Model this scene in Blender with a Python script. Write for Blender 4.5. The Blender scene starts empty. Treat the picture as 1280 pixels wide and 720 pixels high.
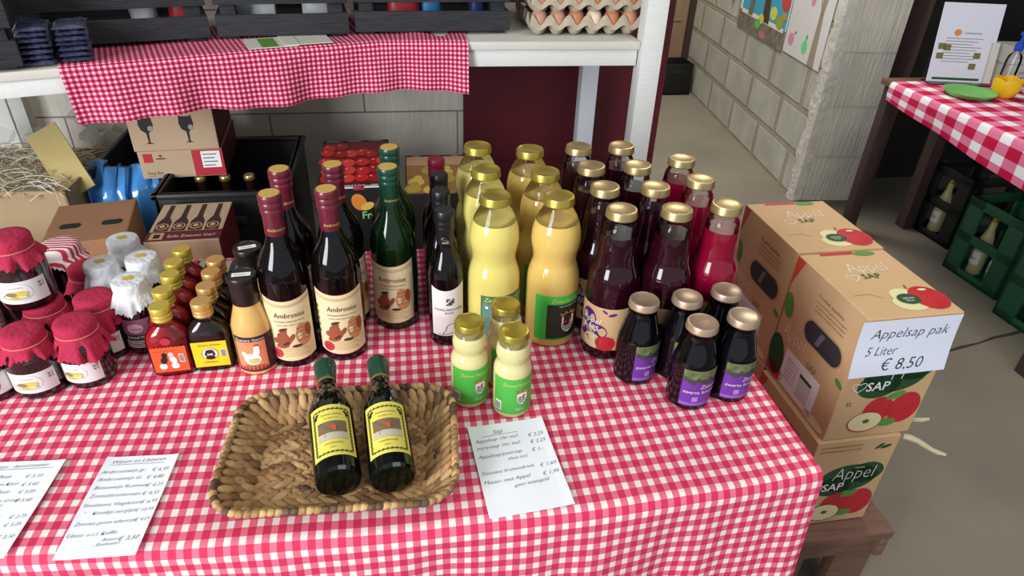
import bpy, bmesh, math, random
import numpy as np
from mathutils import Vector, Matrix
random.seed(7)
PI = math.pi
R = math.radians
C = bpy.context.scene.collection
SC = bpy.context.scene

# ------------------------------------------------------------------ camera, world, lights, exposure
CAMZ = 1.53
FPX = 841.0
def cam_basis(pitch=R(32.42), roll=R(2.25), yaw=R(10.11)):
    fw = np.array([math.sin(yaw)*math.cos(pitch), math.cos(yaw)*math.cos(pitch), -math.sin(pitch)])
    rt = np.array([math.cos(yaw), -math.sin(yaw), 0.0])
    up = np.cross(rt, fw)
    c, s = math.cos(roll), math.sin(roll)
    return rt*c+up*s, up*c-rt*s, fw
RT, UP, FW = cam_basis()
cd = bpy.data.cameras.new('camera')
cam = bpy.data.objects.new('camera', cd)
C.objects.link(cam)
cd.sensor_width = 36.0
cd.lens = FPX/1280*36
cd.clip_start = 0.02
m = Matrix.Identity(4)
for i in range(3):
    m[i][0], m[i][1], m[i][2] = RT[i], UP[i], -FW[i]
m[2][3] = CAMZ
cam.matrix_world = m
SC.camera = cam

def ray(x, y):
    return RT*((x-640)/FPX)+UP*((360-y)/FPX)+FW
def at(x, y, z):
    d = ray(x, y); t = (z-CAMZ)/d[2]
    return Vector((d[0]*t, d[1]*t, z))
def atY(x, y, Y):
    d = ray(x, y); t = Y/d[1]
    return Vector((d[0]*t, Y, d[2]*t+CAMZ))
def atX(x, y, X):
    d = ray(x, y); t = X/d[0]
    return Vector((X, d[1]*t, d[2]*t+CAMZ))

w = bpy.data.worlds.new('daylight'); SC.world = w
w.use_nodes = True
bg = w.node_tree.nodes['Background']
bg.inputs[0].default_value = (0.80, 0.90, 1.0, 1)
bg.inputs[1].default_value = 0.55

def area(name, loc, target, sx, sy, power, col):
    l = bpy.data.lights.new(name, 'AREA'); l.shape = 'RECTANGLE'; l.size = sx; l.size_y = sy
    l.energy = power; l.color = col
    o = bpy.data.objects.new(name, l); C.objects.link(o)
    o.location = loc
    o.rotation_euler = (Vector(target)-Vector(loc)).to_track_quat('-Z', 'Y').to_euler()
    return o
area('doorway_daylight', (-2.35, -1.25, 1.9), (0.3, 1.2, 0.7), 1.2, 2.2, 165, (0.93, 0.97, 1.0))
area('rooflight_daylight', (1.2, 0.3, 3.3), (1.2, 2.4, 0.0), 2.0, 1.4, 26, (1.0, 0.95, 0.86))
area('passage_fill', (1.45, 3.9, 3.35), (1.5, 3.9, 0.0), 0.9, 1.6, 105, (1.0, 0.97, 0.90))  # added area light under the closed ceiling, brightens the passage

SC.view_settings.view_transform = 'Standard'
SC.view_settings.look = 'None'
SC.view_settings.exposure = 0.0
SC.view_settings.gamma = 1.0
SC.view_settings.use_curve_mapping = False

# ------------------------------------------------------------------ materials
MATS = {}
def lin(c):
    return tuple(((v/255)/12.92 if v/255 <= 0.04045 else (((v/255)+0.055)/1.055)**2.4) for v in c)
def mat(name, rgb, rough=0.6, metal=0.0, coat=0.0, noise=0.0, nscale=20, bump=0.0, bscale=60, spec=0.5, sub=0.0, stretch=None, trans=0.0):
    """rgb in 0..255 sRGB; noise = amount the base colour wanders; bump = strength"""
    if name in MATS: return MATS[name]
    M = bpy.data.materials.new(name); M.use_nodes = True
    nt = M.node_tree; p = nt.nodes['Principled BSDF']
    col = lin(rgb)
    p.inputs['Base Color'].default_value = (*col, 1)
    p.inputs['Roughness'].default_value = rough
    p.inputs['Metallic'].default_value = metal
    p.inputs['Specular IOR Level'].default_value = spec
    if coat: p.inputs['Coat Weight'].default_value = coat; p.inputs['Coat Roughness'].default_value = 0.04
    if sub:
        p.inputs['Subsurface Weight'].default_value = sub
        p.inputs['Subsurface Radius'].default_value = (0.01, 0.007, 0.003)
    if noise or bump:
        tc = nt.nodes.new('ShaderNodeTexCoord'); mp = nt.nodes.new('ShaderNodeMapping')
        nt.links.new(tc.outputs['Object'], mp.inputs[0])
        if stretch: mp.inputs['Scale'].default_value = stretch
    if noise:
        n = nt.nodes.new('ShaderNodeTexNoise'); n.inputs['Scale'].default_value = nscale; n.inputs['Detail'].default_value = 6
        nt.links.new(mp.outputs[0], n.inputs['Vector'])
        r = nt.nodes.new('ShaderNodeMapRange')
        r.inputs['From Min'].default_value = 0.3; r.inputs['From Max'].default_value = 0.7
        r.inputs['To Min'].default_value = 1-noise; r.inputs['To Max'].default_value = 1+noise
        nt.links.new(n.outputs[0], r.inputs[0])
        mx = nt.nodes.new('ShaderNodeVectorMath'); mx.operation = 'SCALE'
        mx.inputs[0].default_value = col
        nt.links.new(r.outputs[0], mx.inputs['Scale'])
        nt.links.new(mx.outputs[0], p.inputs['Base Color'])
    if bump:
        n2 = nt.nodes.new('ShaderNodeTexNoise'); n2.inputs['Scale'].default_value = bscale; n2.inputs['Detail'].default_value = 4
        nt.links.new(mp.outputs[0], n2.inputs['Vector'])
        b = nt.nodes.new('ShaderNodeBump'); b.inputs['Strength'].default_value = bump; b.inputs['Distance'].default_value = 0.01
        nt.links.new(n2.outputs[0], b.inputs['Height']); nt.links.new(b.outputs[0], p.inputs['Normal'])
    MATS[name] = M
    return M

def gingham(name, white, pink, red, wrinkle=0.25):
    M = bpy.data.materials.new(name); M.use_nodes = True; nt = M.node_tree
    p = nt.nodes['Principled BSDF']; p.inputs['Roughness'].default_value = 0.75
    p.inputs['Specular IOR Level'].default_value = 0.15
    uv = nt.nodes.new('ShaderNodeTexCoord'); sp = nt.nodes.new('ShaderNodeSeparateXYZ')
    nt.links.new(uv.outputs['UV'], sp.inputs[0])
    outs = []
    for k in (0, 1):
        f = nt.nodes.new('ShaderNodeMath'); f.operation = 'FRACT'; nt.links.new(sp.outputs[k], f.inputs[0])
        g = nt.nodes.new('ShaderNodeMath'); g.operation = 'GREATER_THAN'; g.inputs[1].default_value = 0.46
        nt.links.new(f.outputs[0], g.inputs[0]); outs.append(g)
    s = nt.nodes.new('ShaderNodeMath'); s.operation = 'ADD'
    nt.links.new(outs[0].outputs[0], s.inputs[0]); nt.links.new(outs[1].outputs[0], s.inputs[1])
    h = nt.nodes.new('ShaderNodeMath'); h.operation = 'MULTIPLY'; h.inputs[1].default_value = 0.5
    nt.links.new(s.outputs[0], h.inputs[0])
    cr = nt.nodes.new('ShaderNodeValToRGB'); cr.color_ramp.interpolation = 'CONSTANT'
    e = cr.color_ramp.elements
    e[0].position = 0; e[0].color = (*lin(white), 1); e[1].position = 0.75; e[1].color = (*lin(red), 1)
    k = e.new(0.25); k.color = (*lin(pink), 1)
    nt.links.new(h.outputs[0], cr.inputs[0]); nt.links.new(cr.outputs[0], p.inputs['Base Color'])
    n2 = nt.nodes.new('ShaderNodeTexNoise'); n2.inputs['Scale'].default_value = 14; n2.inputs['Detail'].default_value = 3
    nt.links.new(uv.outputs['Object'], n2.inputs['Vector'])
    b = nt.nodes.new('ShaderNodeBump'); b.inputs['Strength'].default_value = wrinkle; b.inputs['Distance'].default_value = 0.01
    nt.links.new(n2.outputs[0], b.inputs['Height']); nt.links.new(b.outputs[0], p.inputs['Normal'])
    return M

def thin_glass(name, tint=(1, 1, 1), rough=0.03):
    M = bpy.data.materials.new(name); M.use_nodes = True; nt = M.node_tree
    nt.nodes.remove(nt.nodes['Principled BSDF'])
    t = nt.nodes.new('ShaderNodeBsdfTransparent'); t.inputs[0].default_value = (*tint, 1)
    g = nt.nodes.new('ShaderNodeBsdfGlossy'); g.inputs['Roughness'].default_value = rough
    lw = nt.nodes.new('ShaderNodeFresnel'); lw.inputs[0].default_value = 1.36
    mx = nt.nodes.new('ShaderNodeMixShader')
    nt.links.new(lw.outputs[0], mx.inputs[0]); nt.links.new(t.outputs[0], mx.inputs[1]); nt.links.new(g.outputs[0], mx.inputs[2])
    nt.links.new(mx.outputs[0], nt.nodes['Material Output'].inputs[0])
    MATS[name] = M
    return M

def block_wall(name, c1, c2, mortar, bw, bh, msize=0.012, plane='YZ', striate=0.5, off=(0, 0, 0), joint=-1.5):
    M = bpy.data.materials.new(name); M.use_nodes = True; nt = M.node_tree
    p = nt.nodes['Principled BSDF']; p.inputs['Roughness'].default_value = 0.85
    tc = nt.nodes.new('ShaderNodeTexCoord'); sp = nt.nodes.new('ShaderNodeSeparateXYZ'); cb = nt.nodes.new('ShaderNodeCombineXYZ')
    nt.links.new(tc.outputs['Object'], sp.inputs[0])
    a, b_ = (1, 2) if plane == 'YZ' else (0, 2)
    nt.links.new(sp.outputs[a], cb.inputs[0]); nt.links.new(sp.outputs[b_], cb.inputs[1])
    mp = nt.nodes.new('ShaderNodeMapping'); mp.inputs['Location'].default_value = off
    nt.links.new(cb.outputs[0], mp.inputs[0])
    br = nt.nodes.new('ShaderNodeTexBrick')
    br.inputs['Scale'].default_value = 1.0; br.inputs['Brick Width'].default_value = bw; br.inputs['Row Height'].default_value = bh
    br.inputs['Mortar Size'].default_value = msize; br.inputs['Mortar Smooth'].default_value = 0.3
    br.inputs['Color1'].default_value = (*lin(c1), 1); br.inputs['Color2'].default_value = (*lin(c2), 1); br.inputs['Mortar'].default_value = (*lin(mortar), 1)
    nt.links.new(mp.outputs[0], br.inputs['Vector'])
    n = nt.nodes.new('ShaderNodeTexNoise'); n.inputs['Scale'].default_value = 6; n.inputs['Detail'].default_value = 8
    nt.links.new(tc.outputs['Object'], n.inputs['Vector'])
    r = nt.nodes.new('ShaderNodeMapRange'); r.inputs['From Min'].default_value = 0.3; r.inputs['From Max'].default_value = 0.7
    r.inputs['To Min'].default_value = 0.84; r.inputs['To Max'].default_value = 1.1
    nt.links.new(n.outputs[0], r.inputs[0])
    mu = nt.nodes.new('ShaderNodeVectorMath'); mu.operation = 'SCALE'
    nt.links.new(br.outputs['Color'], mu.inputs[0]); nt.links.new(r.outputs[0], mu.inputs['Scale'])
    nt.links.new(mu.outputs[0], p.inputs['Base Color'])
    # vertical scratches of the cast block face
    mp2 = nt.nodes.new('ShaderNodeMapping'); mp2.inputs['Scale'].default_value = (70, 70, 9)
    nt.links.new(tc.outputs['Object'], mp2.inputs[0])
    n2 = nt.nodes.new('ShaderNodeTexNoise'); n2.inputs['Scale'].default_value = 1; n2.inputs['Detail'].default_value = 3
    nt.links.new(mp2.outputs[0], n2.inputs['Vector'])
    iv = nt.nodes.new('ShaderNodeMath'); iv.operation = 'MULTIPLY_ADD'; iv.inputs[1].default_value = joint
    nt.links.new(br.outputs['Fac'], iv.inputs[0]); nt.links.new(n2.outputs[0], iv.inputs[2])
    b = nt.nodes.new('ShaderNodeBump'); b.inputs['Strength'].default_value = striate; b.inputs['Distance'].default_value = 0.012
    nt.links.new(iv.outputs[0], b.inputs['Height']); nt.links.new(b.outputs[0], p.inputs['Normal'])
    return M

GLASS = thin_glass('clear_glass')
CLOTH = gingham('gingham_cloth', (234, 224, 217), (224, 108, 130), (201, 52, 86))
SHELFCLOTH = gingham('small_gingham', (250, 190, 205), (205, 70, 105), (130, 26, 56), 0.15)
BIGCHECK = gingham('large_check', (238, 234, 236), (224, 120, 152), (192, 24, 66), 0.1)
INK = mat('ink', (62, 64, 82), 0.8)
PAPER = mat('paper', (240, 241, 246), 0.7)
GOLD = mat('gold_lid', (184, 164, 72), 0.34, 0.75)
BRASS = mat('pale_gold_lid', (182, 158, 112), 0.36, 0.75)
COPPER = mat('rose_gold_lid', (190, 164, 138), 0.36, 0.6)
YGOLD = mat('yellow_gold_cap', (212, 194, 84), 0.36, 0.55)
OGOLD = mat('orange_gold_cap', (214, 174, 104), 0.36, 0.55)
DARKWINE = mat('dark_wine_glass', (12, 6, 8), 0.06, spec=.45)
GREENGLASS = mat('green_bottle_glass', (10, 36, 15), 0.06, spec=.5, noise=0.3, nscale=9)
BLACKGREEN = mat('blackish_green_glass', (10, 15, 10), 0.06, spec=.5)
KRAFT = mat('kraft_card', (202, 164, 120), 0.75, noise=0.06, nscale=6)
CARD = mat('brown_cardboard', (150, 108, 76), 0.85, noise=0.1, nscale=5)
PALECARD = mat('pale_cardboard', (184, 158, 128), 0.85, noise=0.08, nscale=6)
MAROONCARD = mat('maroon_print', (96, 22, 30), 0.6)
REDPRINT = mat('red_print', (178, 34, 48), 0.6)
BLACKPRINT = mat('black_print', (22, 18, 18), 0.6)
WHITEPRINT = mat('white_print', (236, 234, 228), 0.6)
GREENPRINT = mat('dark_green_print', (28, 74, 36), 0.6)
LEAFGREEN = mat('leaf_green_print', (86, 140, 58), 0.6)
APPLERED = mat('apple_red_print', (190, 32, 44), 0.5, noise=0.12, nscale=30)
APPLEFLESH = mat('apple_flesh_print', (222, 212, 160), 0.6)
WHITEPAINT = mat('white_painted_wood', (216, 216, 212), 0.6, noise=0.05, nscale=9, stretch=(3, 30, 30))
BLACKWOOD = mat('black_stained_wood', (42, 42, 46), 0.8, noise=0.4, nscale=5, bump=0.5, bscale=12, stretch=(3, 40, 40))
BROWNWOOD = mat('brown_wood', (112, 80, 62), 0.75, noise=0.2, nscale=6, stretch=(20, 20, 2))
DARKWOOD = mat('dark_brown_wood', (62, 44, 40), 0.75, noise=0.25, nscale=5, stretch=(20, 20, 1.5))
BLACKPLASTIC = mat('black_plastic', (17, 17, 19), 0.45)
GREENPLASTIC = mat('green_plastic', (18, 76, 46), 0.5)

# ------------------------------------------------------------------ mesh builder
class MB:
    def __init__(self): self.v, self.f, self.m, self.mats, self.uv = [], [], [], [], {}
    def mi(self, M):
        if M not in self.mats: self.mats.append(M)
        return self.mats.index(M)
    def add(self, vs, fs, M):
        b = len(self.v); k = self.mi(M)
        self.v.extend([tuple(x) for x in vs])
        for f in fs: self.f.append([b+i for i in f]); self.m.append(k)
    def box(self, lo, hi, M, mtx=None, bev=0.0):
        bm = bmesh.new(); bmesh.ops.create_cube(bm, size=1)
        for v in bm.verts: v.co = Vector([lo[i]+(v.co[i]+0.5)*(hi[i]-lo[i]) for i in range(3)])
        if bev: bmesh.ops.bevel(bm, geom=bm.edges[:], offset=bev, segments=2, affect='EDGES', profile=0.6)
        self.bm(bm, M, mtx)
    def bm(self, bm, M, mtx=None):
        bm.verts.index_update()
        vs = [(mtx @ v.co) if mtx else v.co.copy() for v in bm.verts]
        self.add(vs, [[v.index for v in f.verts] for f in bm.faces], M); bm.free()
    def lathe(self, prof, M, seg=40, mtx=None, sx=1, sy=1, wob=None):
        vs, fs = [], []
        n = len(prof)
        for j in range(seg):
            a = 2*PI*j/seg
            for i, (r, z) in enumerate(prof):
                k = wob(a, i) if wob else 1
                v = Vector((r*k*math.cos(a)*sx, r*k*math.sin(a)*sy, z))
                vs.append(mtx @ v if mtx else v)
        for j in range(seg):
            for i in range(n-1):
                a, b = j*n+i, ((j+1) % seg)*n+i
                fs.append([a, b, b+1, a+1])
        if prof[0][0] > 1e-6: fs.append([j*n for j in range(seg)][::-1])
        if prof[-1][0] > 1e-6: fs.append([j*n+n-1 for j in range(seg)])
        self.add(vs, fs, M)
    def tube(self, pts, r, M, seg=8):
        pts = [Vector(p) for p in pts]; vs, fs = [], []
        for i, p in enumerate(pts):
            t = (pts[min(i+1, len(pts)-1)]-pts[max(i-1, 0)]).normalized()
            u = t.cross(Vector((0, 0, 1)) if abs(t.z) < 0.9 else Vector((1, 0, 0))).normalized(); w_ = t.cross(u)
            rr = r[i] if isinstance(r, (list, tuple)) else r
            for j in range(seg):
                a = 2*PI*j/seg; vs.append(p+u*rr*math.cos(a)+w_*rr*math.sin(a))
        for i in range(len(pts)-1):
            for j in range(seg):
                a = i*seg+j; b = i*seg+(j+1) % seg
                fs.append([a, b, b+seg, a+seg])
        fs.append(list(range(seg))[::-1]); fs.append([(len(pts)-1)*seg+j for j in range(seg)])
        self.add(vs, fs, M)
    def ellipsoid(self, mtx, M, seg=8, rings=5):
        vs, fs = [], []
        for i in range(1, rings):
            t = PI*i/rings
            for j in range(seg):
                a = 2*PI*j/seg; vs.append(mtx @ Vector((math.cos(t), math.sin(t)*math.cos(a), math.sin(t)*math.sin(a))))
        vs.append(mtx @ Vector((1, 0, 0))); vs.append(mtx @ Vector((-1, 0, 0)))
        T, B = len(vs)-2, len(vs)-1
        for i in range(rings-2):
            for j in range(seg):
                a = i*seg+j; b = i*seg+(j+1) % seg
                fs.append([a, a+seg, b+seg, b])
        for j in range(seg):
            fs.append([T, j, (j+1) % seg]); fs.append([B, (rings-2)*seg+(j+1) % seg, (rings-2)*seg+j])
        self.add(vs, fs, M)
    def grid(self, pts, M, closed=False, uvs=None):
        """pts[i][j]"""
        n, k = len(pts), len(pts[0]); base = len(self.f)
        vs = [p for row in pts for p in row]; fs = []
        for i in range(n-1):
            for j in range(k-1 if not closed else k):
                j2 = (j+1) % k
                fs.append([i*k+j, i*k+j2, (i+1)*k+j2, (i+1)*k+j])
                if uvs: self.uv[base+len(fs)-1] = [uvs[i][j], uvs[i][j2], uvs[i+1][j2], uvs[i+1][j]]
        self.add(vs, fs, M)
    def build(self, name, parent=None, loc=None, rotz=0, smooth=True, angle=38):
        me = bpy.data.meshes.new(name)
        me.from_pydata([tuple(v) for v in self.v], [], self.f)
        for M in self.mats: me.materials.append(M)
        me.polygons.foreach_set('material_index', self.m)
        if self.uv:
            ul = me.uv_layers.new(name='UVMap')
            for pi, us in self.uv.items():
                for li, u in zip(me.polygons[pi].loop_indices, us): ul.data[li].uv = u
        if smooth:
            me.polygons.foreach_set('use_smooth', [True]*len(self.f))
            me.set_sharp_from_angle(angle=R(angle))
        me.update()
        o = bpy.data.objects.new(name, me); C.objects.link(o)
        if parent is not None: o.parent = parent
        if loc is not None: o.location = loc
        o.rotation_euler.z = rotz
        return o

def tag(o, label, cat, group=None, kind=None):
    if label: o['label'] = label
    if cat: o['category'] = cat
    if group: o['group'] = group
    if kind: o['kind'] = kind
    return o
def thing(name, loc, label, cat, group=None, rotz=0):
    o = bpy.data.objects.new(name, None); C.objects.link(o)
    o.empty_display_size = 0.02
    o.location = loc; o.rotation_euler.z = rotz
    return tag(o, label, cat, group)
def kids(o): return [c for c in bpy.data.objects if c.parent == o]
def dup(root, loc, label, rotz=None, group=None):
    r = root.copy(); C.objects.link(r); r.location = loc
    if rotz is not None: r.rotation_euler.z = rotz
    r['label'] = label
    if group: r['group'] = group
    for ch in kids(root):
        c = ch.copy(); C.objects.link(c); c.parent = r
        for g in kids(ch):
            d = g.copy(); C.objects.link(d); d.parent = c
    return r
def struct(o):
    o['kind'] = 'structure'; return o

# ------------------------------------------------------------------ flat and wrapped artwork
_tc = {}
def text_geo(s, shear=0.0, off=0.0, space=1.0):
    k = (s, shear, off, space)
    if k not in _tc:
        cu = bpy.data.curves.new('t', 'FONT'); cu.body = s; cu.size = 1.0; cu.shear = shear; cu.offset = off
        cu.space_character = space; cu.resolution_u = 2; cu.align_x = 'LEFT'
        o = bpy.data.objects.new('t', cu); C.objects.link(o)
        dg = bpy.context.evaluated_depsgraph_get(); dg.update()
        me = bpy.data.meshes.new_from_object(o.evaluated_get(dg))
        vs = [(v.co.x, v.co.y) for v in me.vertices]; fs = [list(p.vertices) for p in me.polygons]
        wd = max([v[0] for v in vs], default=0)
        bpy.data.objects.remove(o); bpy.data.curves.remove(cu); bpy.data.meshes.remove(me)
        _tc[k] = (vs, fs, wd)
    return _tc[k]
LAYER = 0.00035
class Art:
    """draws shapes into a mesh builder through a map (u, v, height) -> point"""
    def __init__(self, mb, fn, cell=0.008): self.mb, self.fn, self.cell = mb, fn, cell
    def P(self, u, v, l): return self.fn(u, v, LAYER*l)
    def rect(self, x0, y0, x1, y1, M, l=1, top=None, bot=None):
        n = max(1, int(abs(x1-x0)/self.cell)); q = []
        for j in range(2):
            row = []
            for i in range(n+1):
                t = i/n
                yy = (y0+(bot(t) if bot else 0)) if j == 0 else (y1+(top(t) if top else 0))
                row.append(self.P(x0+(x1-x0)*t, yy, l))
            q.append(row)
        self.mb.grid(q, M)
    def poly(self, pts, M, l=2): self.mb.add([self.P(x, y, l) for x, y in pts], [list(range(len(pts)))], M)
    def ell(self, cx, cy, rx, ry, M, l=2, n=20, rot=0):
        c, s = math.cos(rot), math.sin(rot)
        pts = [(cx+rx*math.cos(2*PI*i/n)*c-ry*math.sin(2*PI*i/n)*s, cy+rx*math.cos(2*PI*i/n)*s+ry*math.sin(2*PI*i/n)*c) for i in range(n)]
        vs = [self.P(cx, cy, l)]+[self.P(x, y, l) for x, y in pts]
        self.mb.add(vs, [[0, 1+i, 1+(i+1) % n] for i in range(n)], M)
    def ring(self, cx, cy, rx, ry, wd, M, l=2, n=28):
        a = []; b = []
        for i in range(n+1):
            t = 2*PI*i/n
            a.append(self.P(cx+rx*math.cos(t), cy+ry*math.sin(t), l)); b.append(self.P(cx+(rx-wd)*math.cos(t), cy+(ry-wd)*math.sin(t), l))
        self.mb.grid([b, a], M)
    def line(self, pts, wd, M, l=2):
        a, b = [], []
        for i, (x, y) in enumerate(pts):
            x0, y0 = pts[max(i-1, 0)]; x1, y1 = pts[min(i+1, len(pts)-1)]
            d = math.hypot(x1-x0, y1-y0) or 1; nx, ny = -(y1-y0)/d*wd/2, (x1-x0)/d*wd/2
            a.append(self.P(x+nx, y+ny, l)); b.append(self.P(x-nx, y-ny, l))
        self.mb.grid([b, a], M)
    def text(self, s, x, y, size, M, l=3, shear=0.0, off=0.0, align='l', rot=0.0, width=None, space=1.0):
        vs, fs, wd = text_geo(s, shear, off, space)
        k = size; kx = size
        if width and wd: kx = width/wd
        ox = {'l': 0, 'c': -wd*kx/2, 'r': -wd*kx}[align]
        c, sn = math.cos(rot), math.sin(rot)
        pv = []
        for a, b in vs:
            a2, b2 = a*kx+ox, b*k
            pv.append(self.P(x+a2*c-b2*sn, y+a2*sn+b2*c, l))
        self.mb.add(pv, fs, M)
def flat_map(O, U, V):
    O, U, V = Vector(O), Vector(U).normalized(), Vector(V).normalized(); N = U.cross(V)
    return lambda u, v, h: O+U*u+V*v+N*h
def wrap_map(r, a0=-PI/2, z0=0.0, sx=1.0, sy=1.0, rz=None):
    """u metres round the body, centred on angle a0 (seen from -Y); rz: radius as a function of height"""
    def f(u, v, h):
        rr = rz(z0+v) if rz else r
        a = a0+u/r
        return Vector(((rr+h)*math.cos(a)*sx, (rr+h)*math.sin(a)*sy, z0+v))
    return f

# ------------------------------------------------------------------ the setting
TZ = 0.75      # table top height
def concrete(name, rgb):
    M = mat(name, rgb, 0.75, noise=0.16, nscale=2.2, bump=0.12, bscale=30)
    return M
mb = MB(); mb.box((-2.6, -3.0, -0.1), (6.2, 7.0, 0.0), concrete('concrete_floor', (118, 110, 96)))
struct(mb.build('floor'))
mb = MB(); mb.box((-2.6, 0.9, 3.4), (6.2, 7.0, 3.5), mat('ceiling_paint', (120, 116, 110), 0.9, noise=0.1, nscale=3)); struct(mb.build('ceiling'))
BACKY = 2.27
mb = MB(); mb.box((-2.6, BACKY, 0), (0.21, BACKY+0.15, 3.4), block_wall('whitewashed_block', (222, 216, 204), (214, 208, 196), (140, 130, 118), 0.62, 0.32, 0.003, 'XZ', 0.45, (0.12, 0.16, 0)))
struct(mb.build('wall_back'))
mb = MB(); mb.box((0.21, BACKY-0.01, 0), (0.915, BACKY+0.04, 3.4), mat('dark_red_board', (84, 10, 25), 0.55, noise=0.15, nscale=4))
for zz in (0.62, 1.24): mb.box((0.211, BACKY-0.012, zz), (0.914, BACKY-0.0095, zz+0.004), mat('dark_red_seam', (60, 10, 20), 0.6))
struct(mb.build('wall_centre'))
mb = MB(); mb.box((-2.6, -0.5, 0), (-2.5, BACKY, 3.4), mat('left_wall_paint', (150, 146, 138), 0.9)); struct(mb.build('wall_left'))
# block wall running back on the right of the passage
BW = block_wall('grey_block', (196, 194, 180), (184, 182, 168), (172, 162, 138), 0.46, 0.225, 0.02, 'YZ', 0.75, (0.05, 0.0, 0))
wl = Vector((2.109, 3.12, 0)); wf = Vector((2.335, 5.4, 0))
mb = MB(); L = (wf-wl).length
mb.box((0.0, 0.0, 0), (0.30, L, 3.4), BW)
o = struct(mb.build('wall_right', loc=wl, rotz=-math.atan2(wf.x-wl.x, wf.y-wl.y)))
# end of that wall: plastered pier with an uneven corner bead
PB = block_wall('pier_block', (208, 202, 188), (200, 194, 180), (194, 187, 172), 0.42, 0.27, 0.004, 'XZ', 0.7, (0.16, 0.02, 0), -.5)
mb = MB(); mb.box((0.02, -0.012, 0), (0.318, 0.0, 3.4), PB)
struct(mb.build('wall_end', loc=wl, rotz=-math.atan2(wf.x-wl.x, wf.y-wl.y)))
mb = MB(); pts = []
rr = random.Random(3)
for i in range(70):
    z = i*0.05
    pts.append([(0.0-0.012+rr.uniform(-.006, .006), 0.05+rr.uniform(-.02, .02), z), (-0.018+rr.uniform(-.006, .004), 0.0, z), (-0.004, -0.02, z), (0.022+rr.uniform(-.006, .006), -0.018, z), (0.05+rr.uniform(-.012, .012), -0.011, z)])
mb.grid(pts, mat('rough_plaster', (214, 208, 196), 0.9, noise=0.14, nscale=22, bump=0.8, bscale=45))
struct(mb.build('trim_1', loc=wl, rotz=-math.atan2(wf.x-wl.x, wf.y-wl.y)))
# far end of the passage
mb = MB(); mb.box((0.5, 5.4, 0), (6.2, 5.5, 3.4), mat('far_wall_dark', (40, 34, 30), 0.9)); struct(mb.build('wall_far'))  # dark colour stands in for the unlit depth of the building
FD = mat('brown_door_wood', (142, 116, 92), 0.7, noise=0.12, nscale=4, stretch=(14, 14, 1))
t = struct(thing('door_1', (1.30, 5.36, 0), None, None))
mb = MB(); mb.box((0, 0, 0.02), (0.98, 0.035, 2.1), FD); mb.build('door_leaf', t)
mb = MB()
mb.box((0.70, -0.006, 0.50), (0.94, 0.0, 0.52), FD); mb.box((0.70, -0.006, 0.50), (0.715, 0.0, 1.6), FD); mb.build('door_panel', t)
mb = MB(); mb.box((0.98, -0.03, 0), (1.03, 0.04, 2.15), mat('door_frame_dark', (60, 46, 36), 0.7)); mb.build('door_frame', t)
mb = MB(); mb.box((6.1, -0.5, 0), (6.2, 5.4, 3.4), mat('unlit_interior', (34, 28, 26), 0.9)); struct(mb.build('wall_far_right'))  # near-black colour stands in for the dim interior at right
# dark upright between the wall end and the side room
mb = MB(); mb.box((2.47, 3.28, 0), (2.66, 3.40, 3.4), DARKWOOD); mb.box((2.66, 3.34, 0), (2.76, 3.40, 3.4), mat('dark_wood_edge', (84, 66, 60), 0.75, noise=.2, nscale=6, stretch=(20, 20, 1.5)))
struct(mb.build('trim_2'))
mb = MB(); mb.box((2.76, 3.36, 0), (6.1, 3.42, 3.4), mat('unlit_side_interior', (30, 22, 20), 0.9, noise=.2, nscale=3)); struct(mb.build('wall_side_room'))  # dark sheet, shade of the interior behind the side table put into its colour
# crack across the floor
mb = MB(); pts = [[(1.55+0.09*i+0, 1.66+0.018*i+rr.uniform(-.008, .008), 0.0006), (1.55+0.09*i, 1.667+0.018*i+rr.uniform(-.006, .010), 0.0006)] for i in range(22)]
mb.grid(pts, mat('floor_crack', (52, 44, 38), 0.9)); struct(mb.build('trim_3'))

# ------------------------------------------------------------------ display table and its cloth
TX0, TX1, TY0, TY1 = -1.15, 0.612, 0.640, 1.40
t = thing('display_table', (-0.27, 1.02, 0), 'wooden trestle table under the big red gingham cloth', 'table')
mb = MB(); mb.box((TX0+.27+.01, TY0-1.02+.015, TZ-.03), (TX1-.27+.54-.012, TY1-1.02-.01, TZ-.004), BROWNWOOD); mb.build('tabletop', t)
for x, y in ((-.82, -.30), (.80, -.30), (-.82, .32), (.80, .32)):
    mb = MB(); mb.box((x-.03, y-.03, 0), (x+.03, y+.03, TZ-.03), BROWNWOOD, bev=.003); mb.build('leg', t)
def bulge(x): return -0.034*max(0, 1-((x-0.05)/0.62)**2) if abs(x-0.05) < 0.62 else 0.0
CU, CV = 0.0200, 0.0250
mb = MB(); rows, uvr = [], []
xs = [TX0+(TX1-TX0)*i/150 for i in range(151)]
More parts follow.
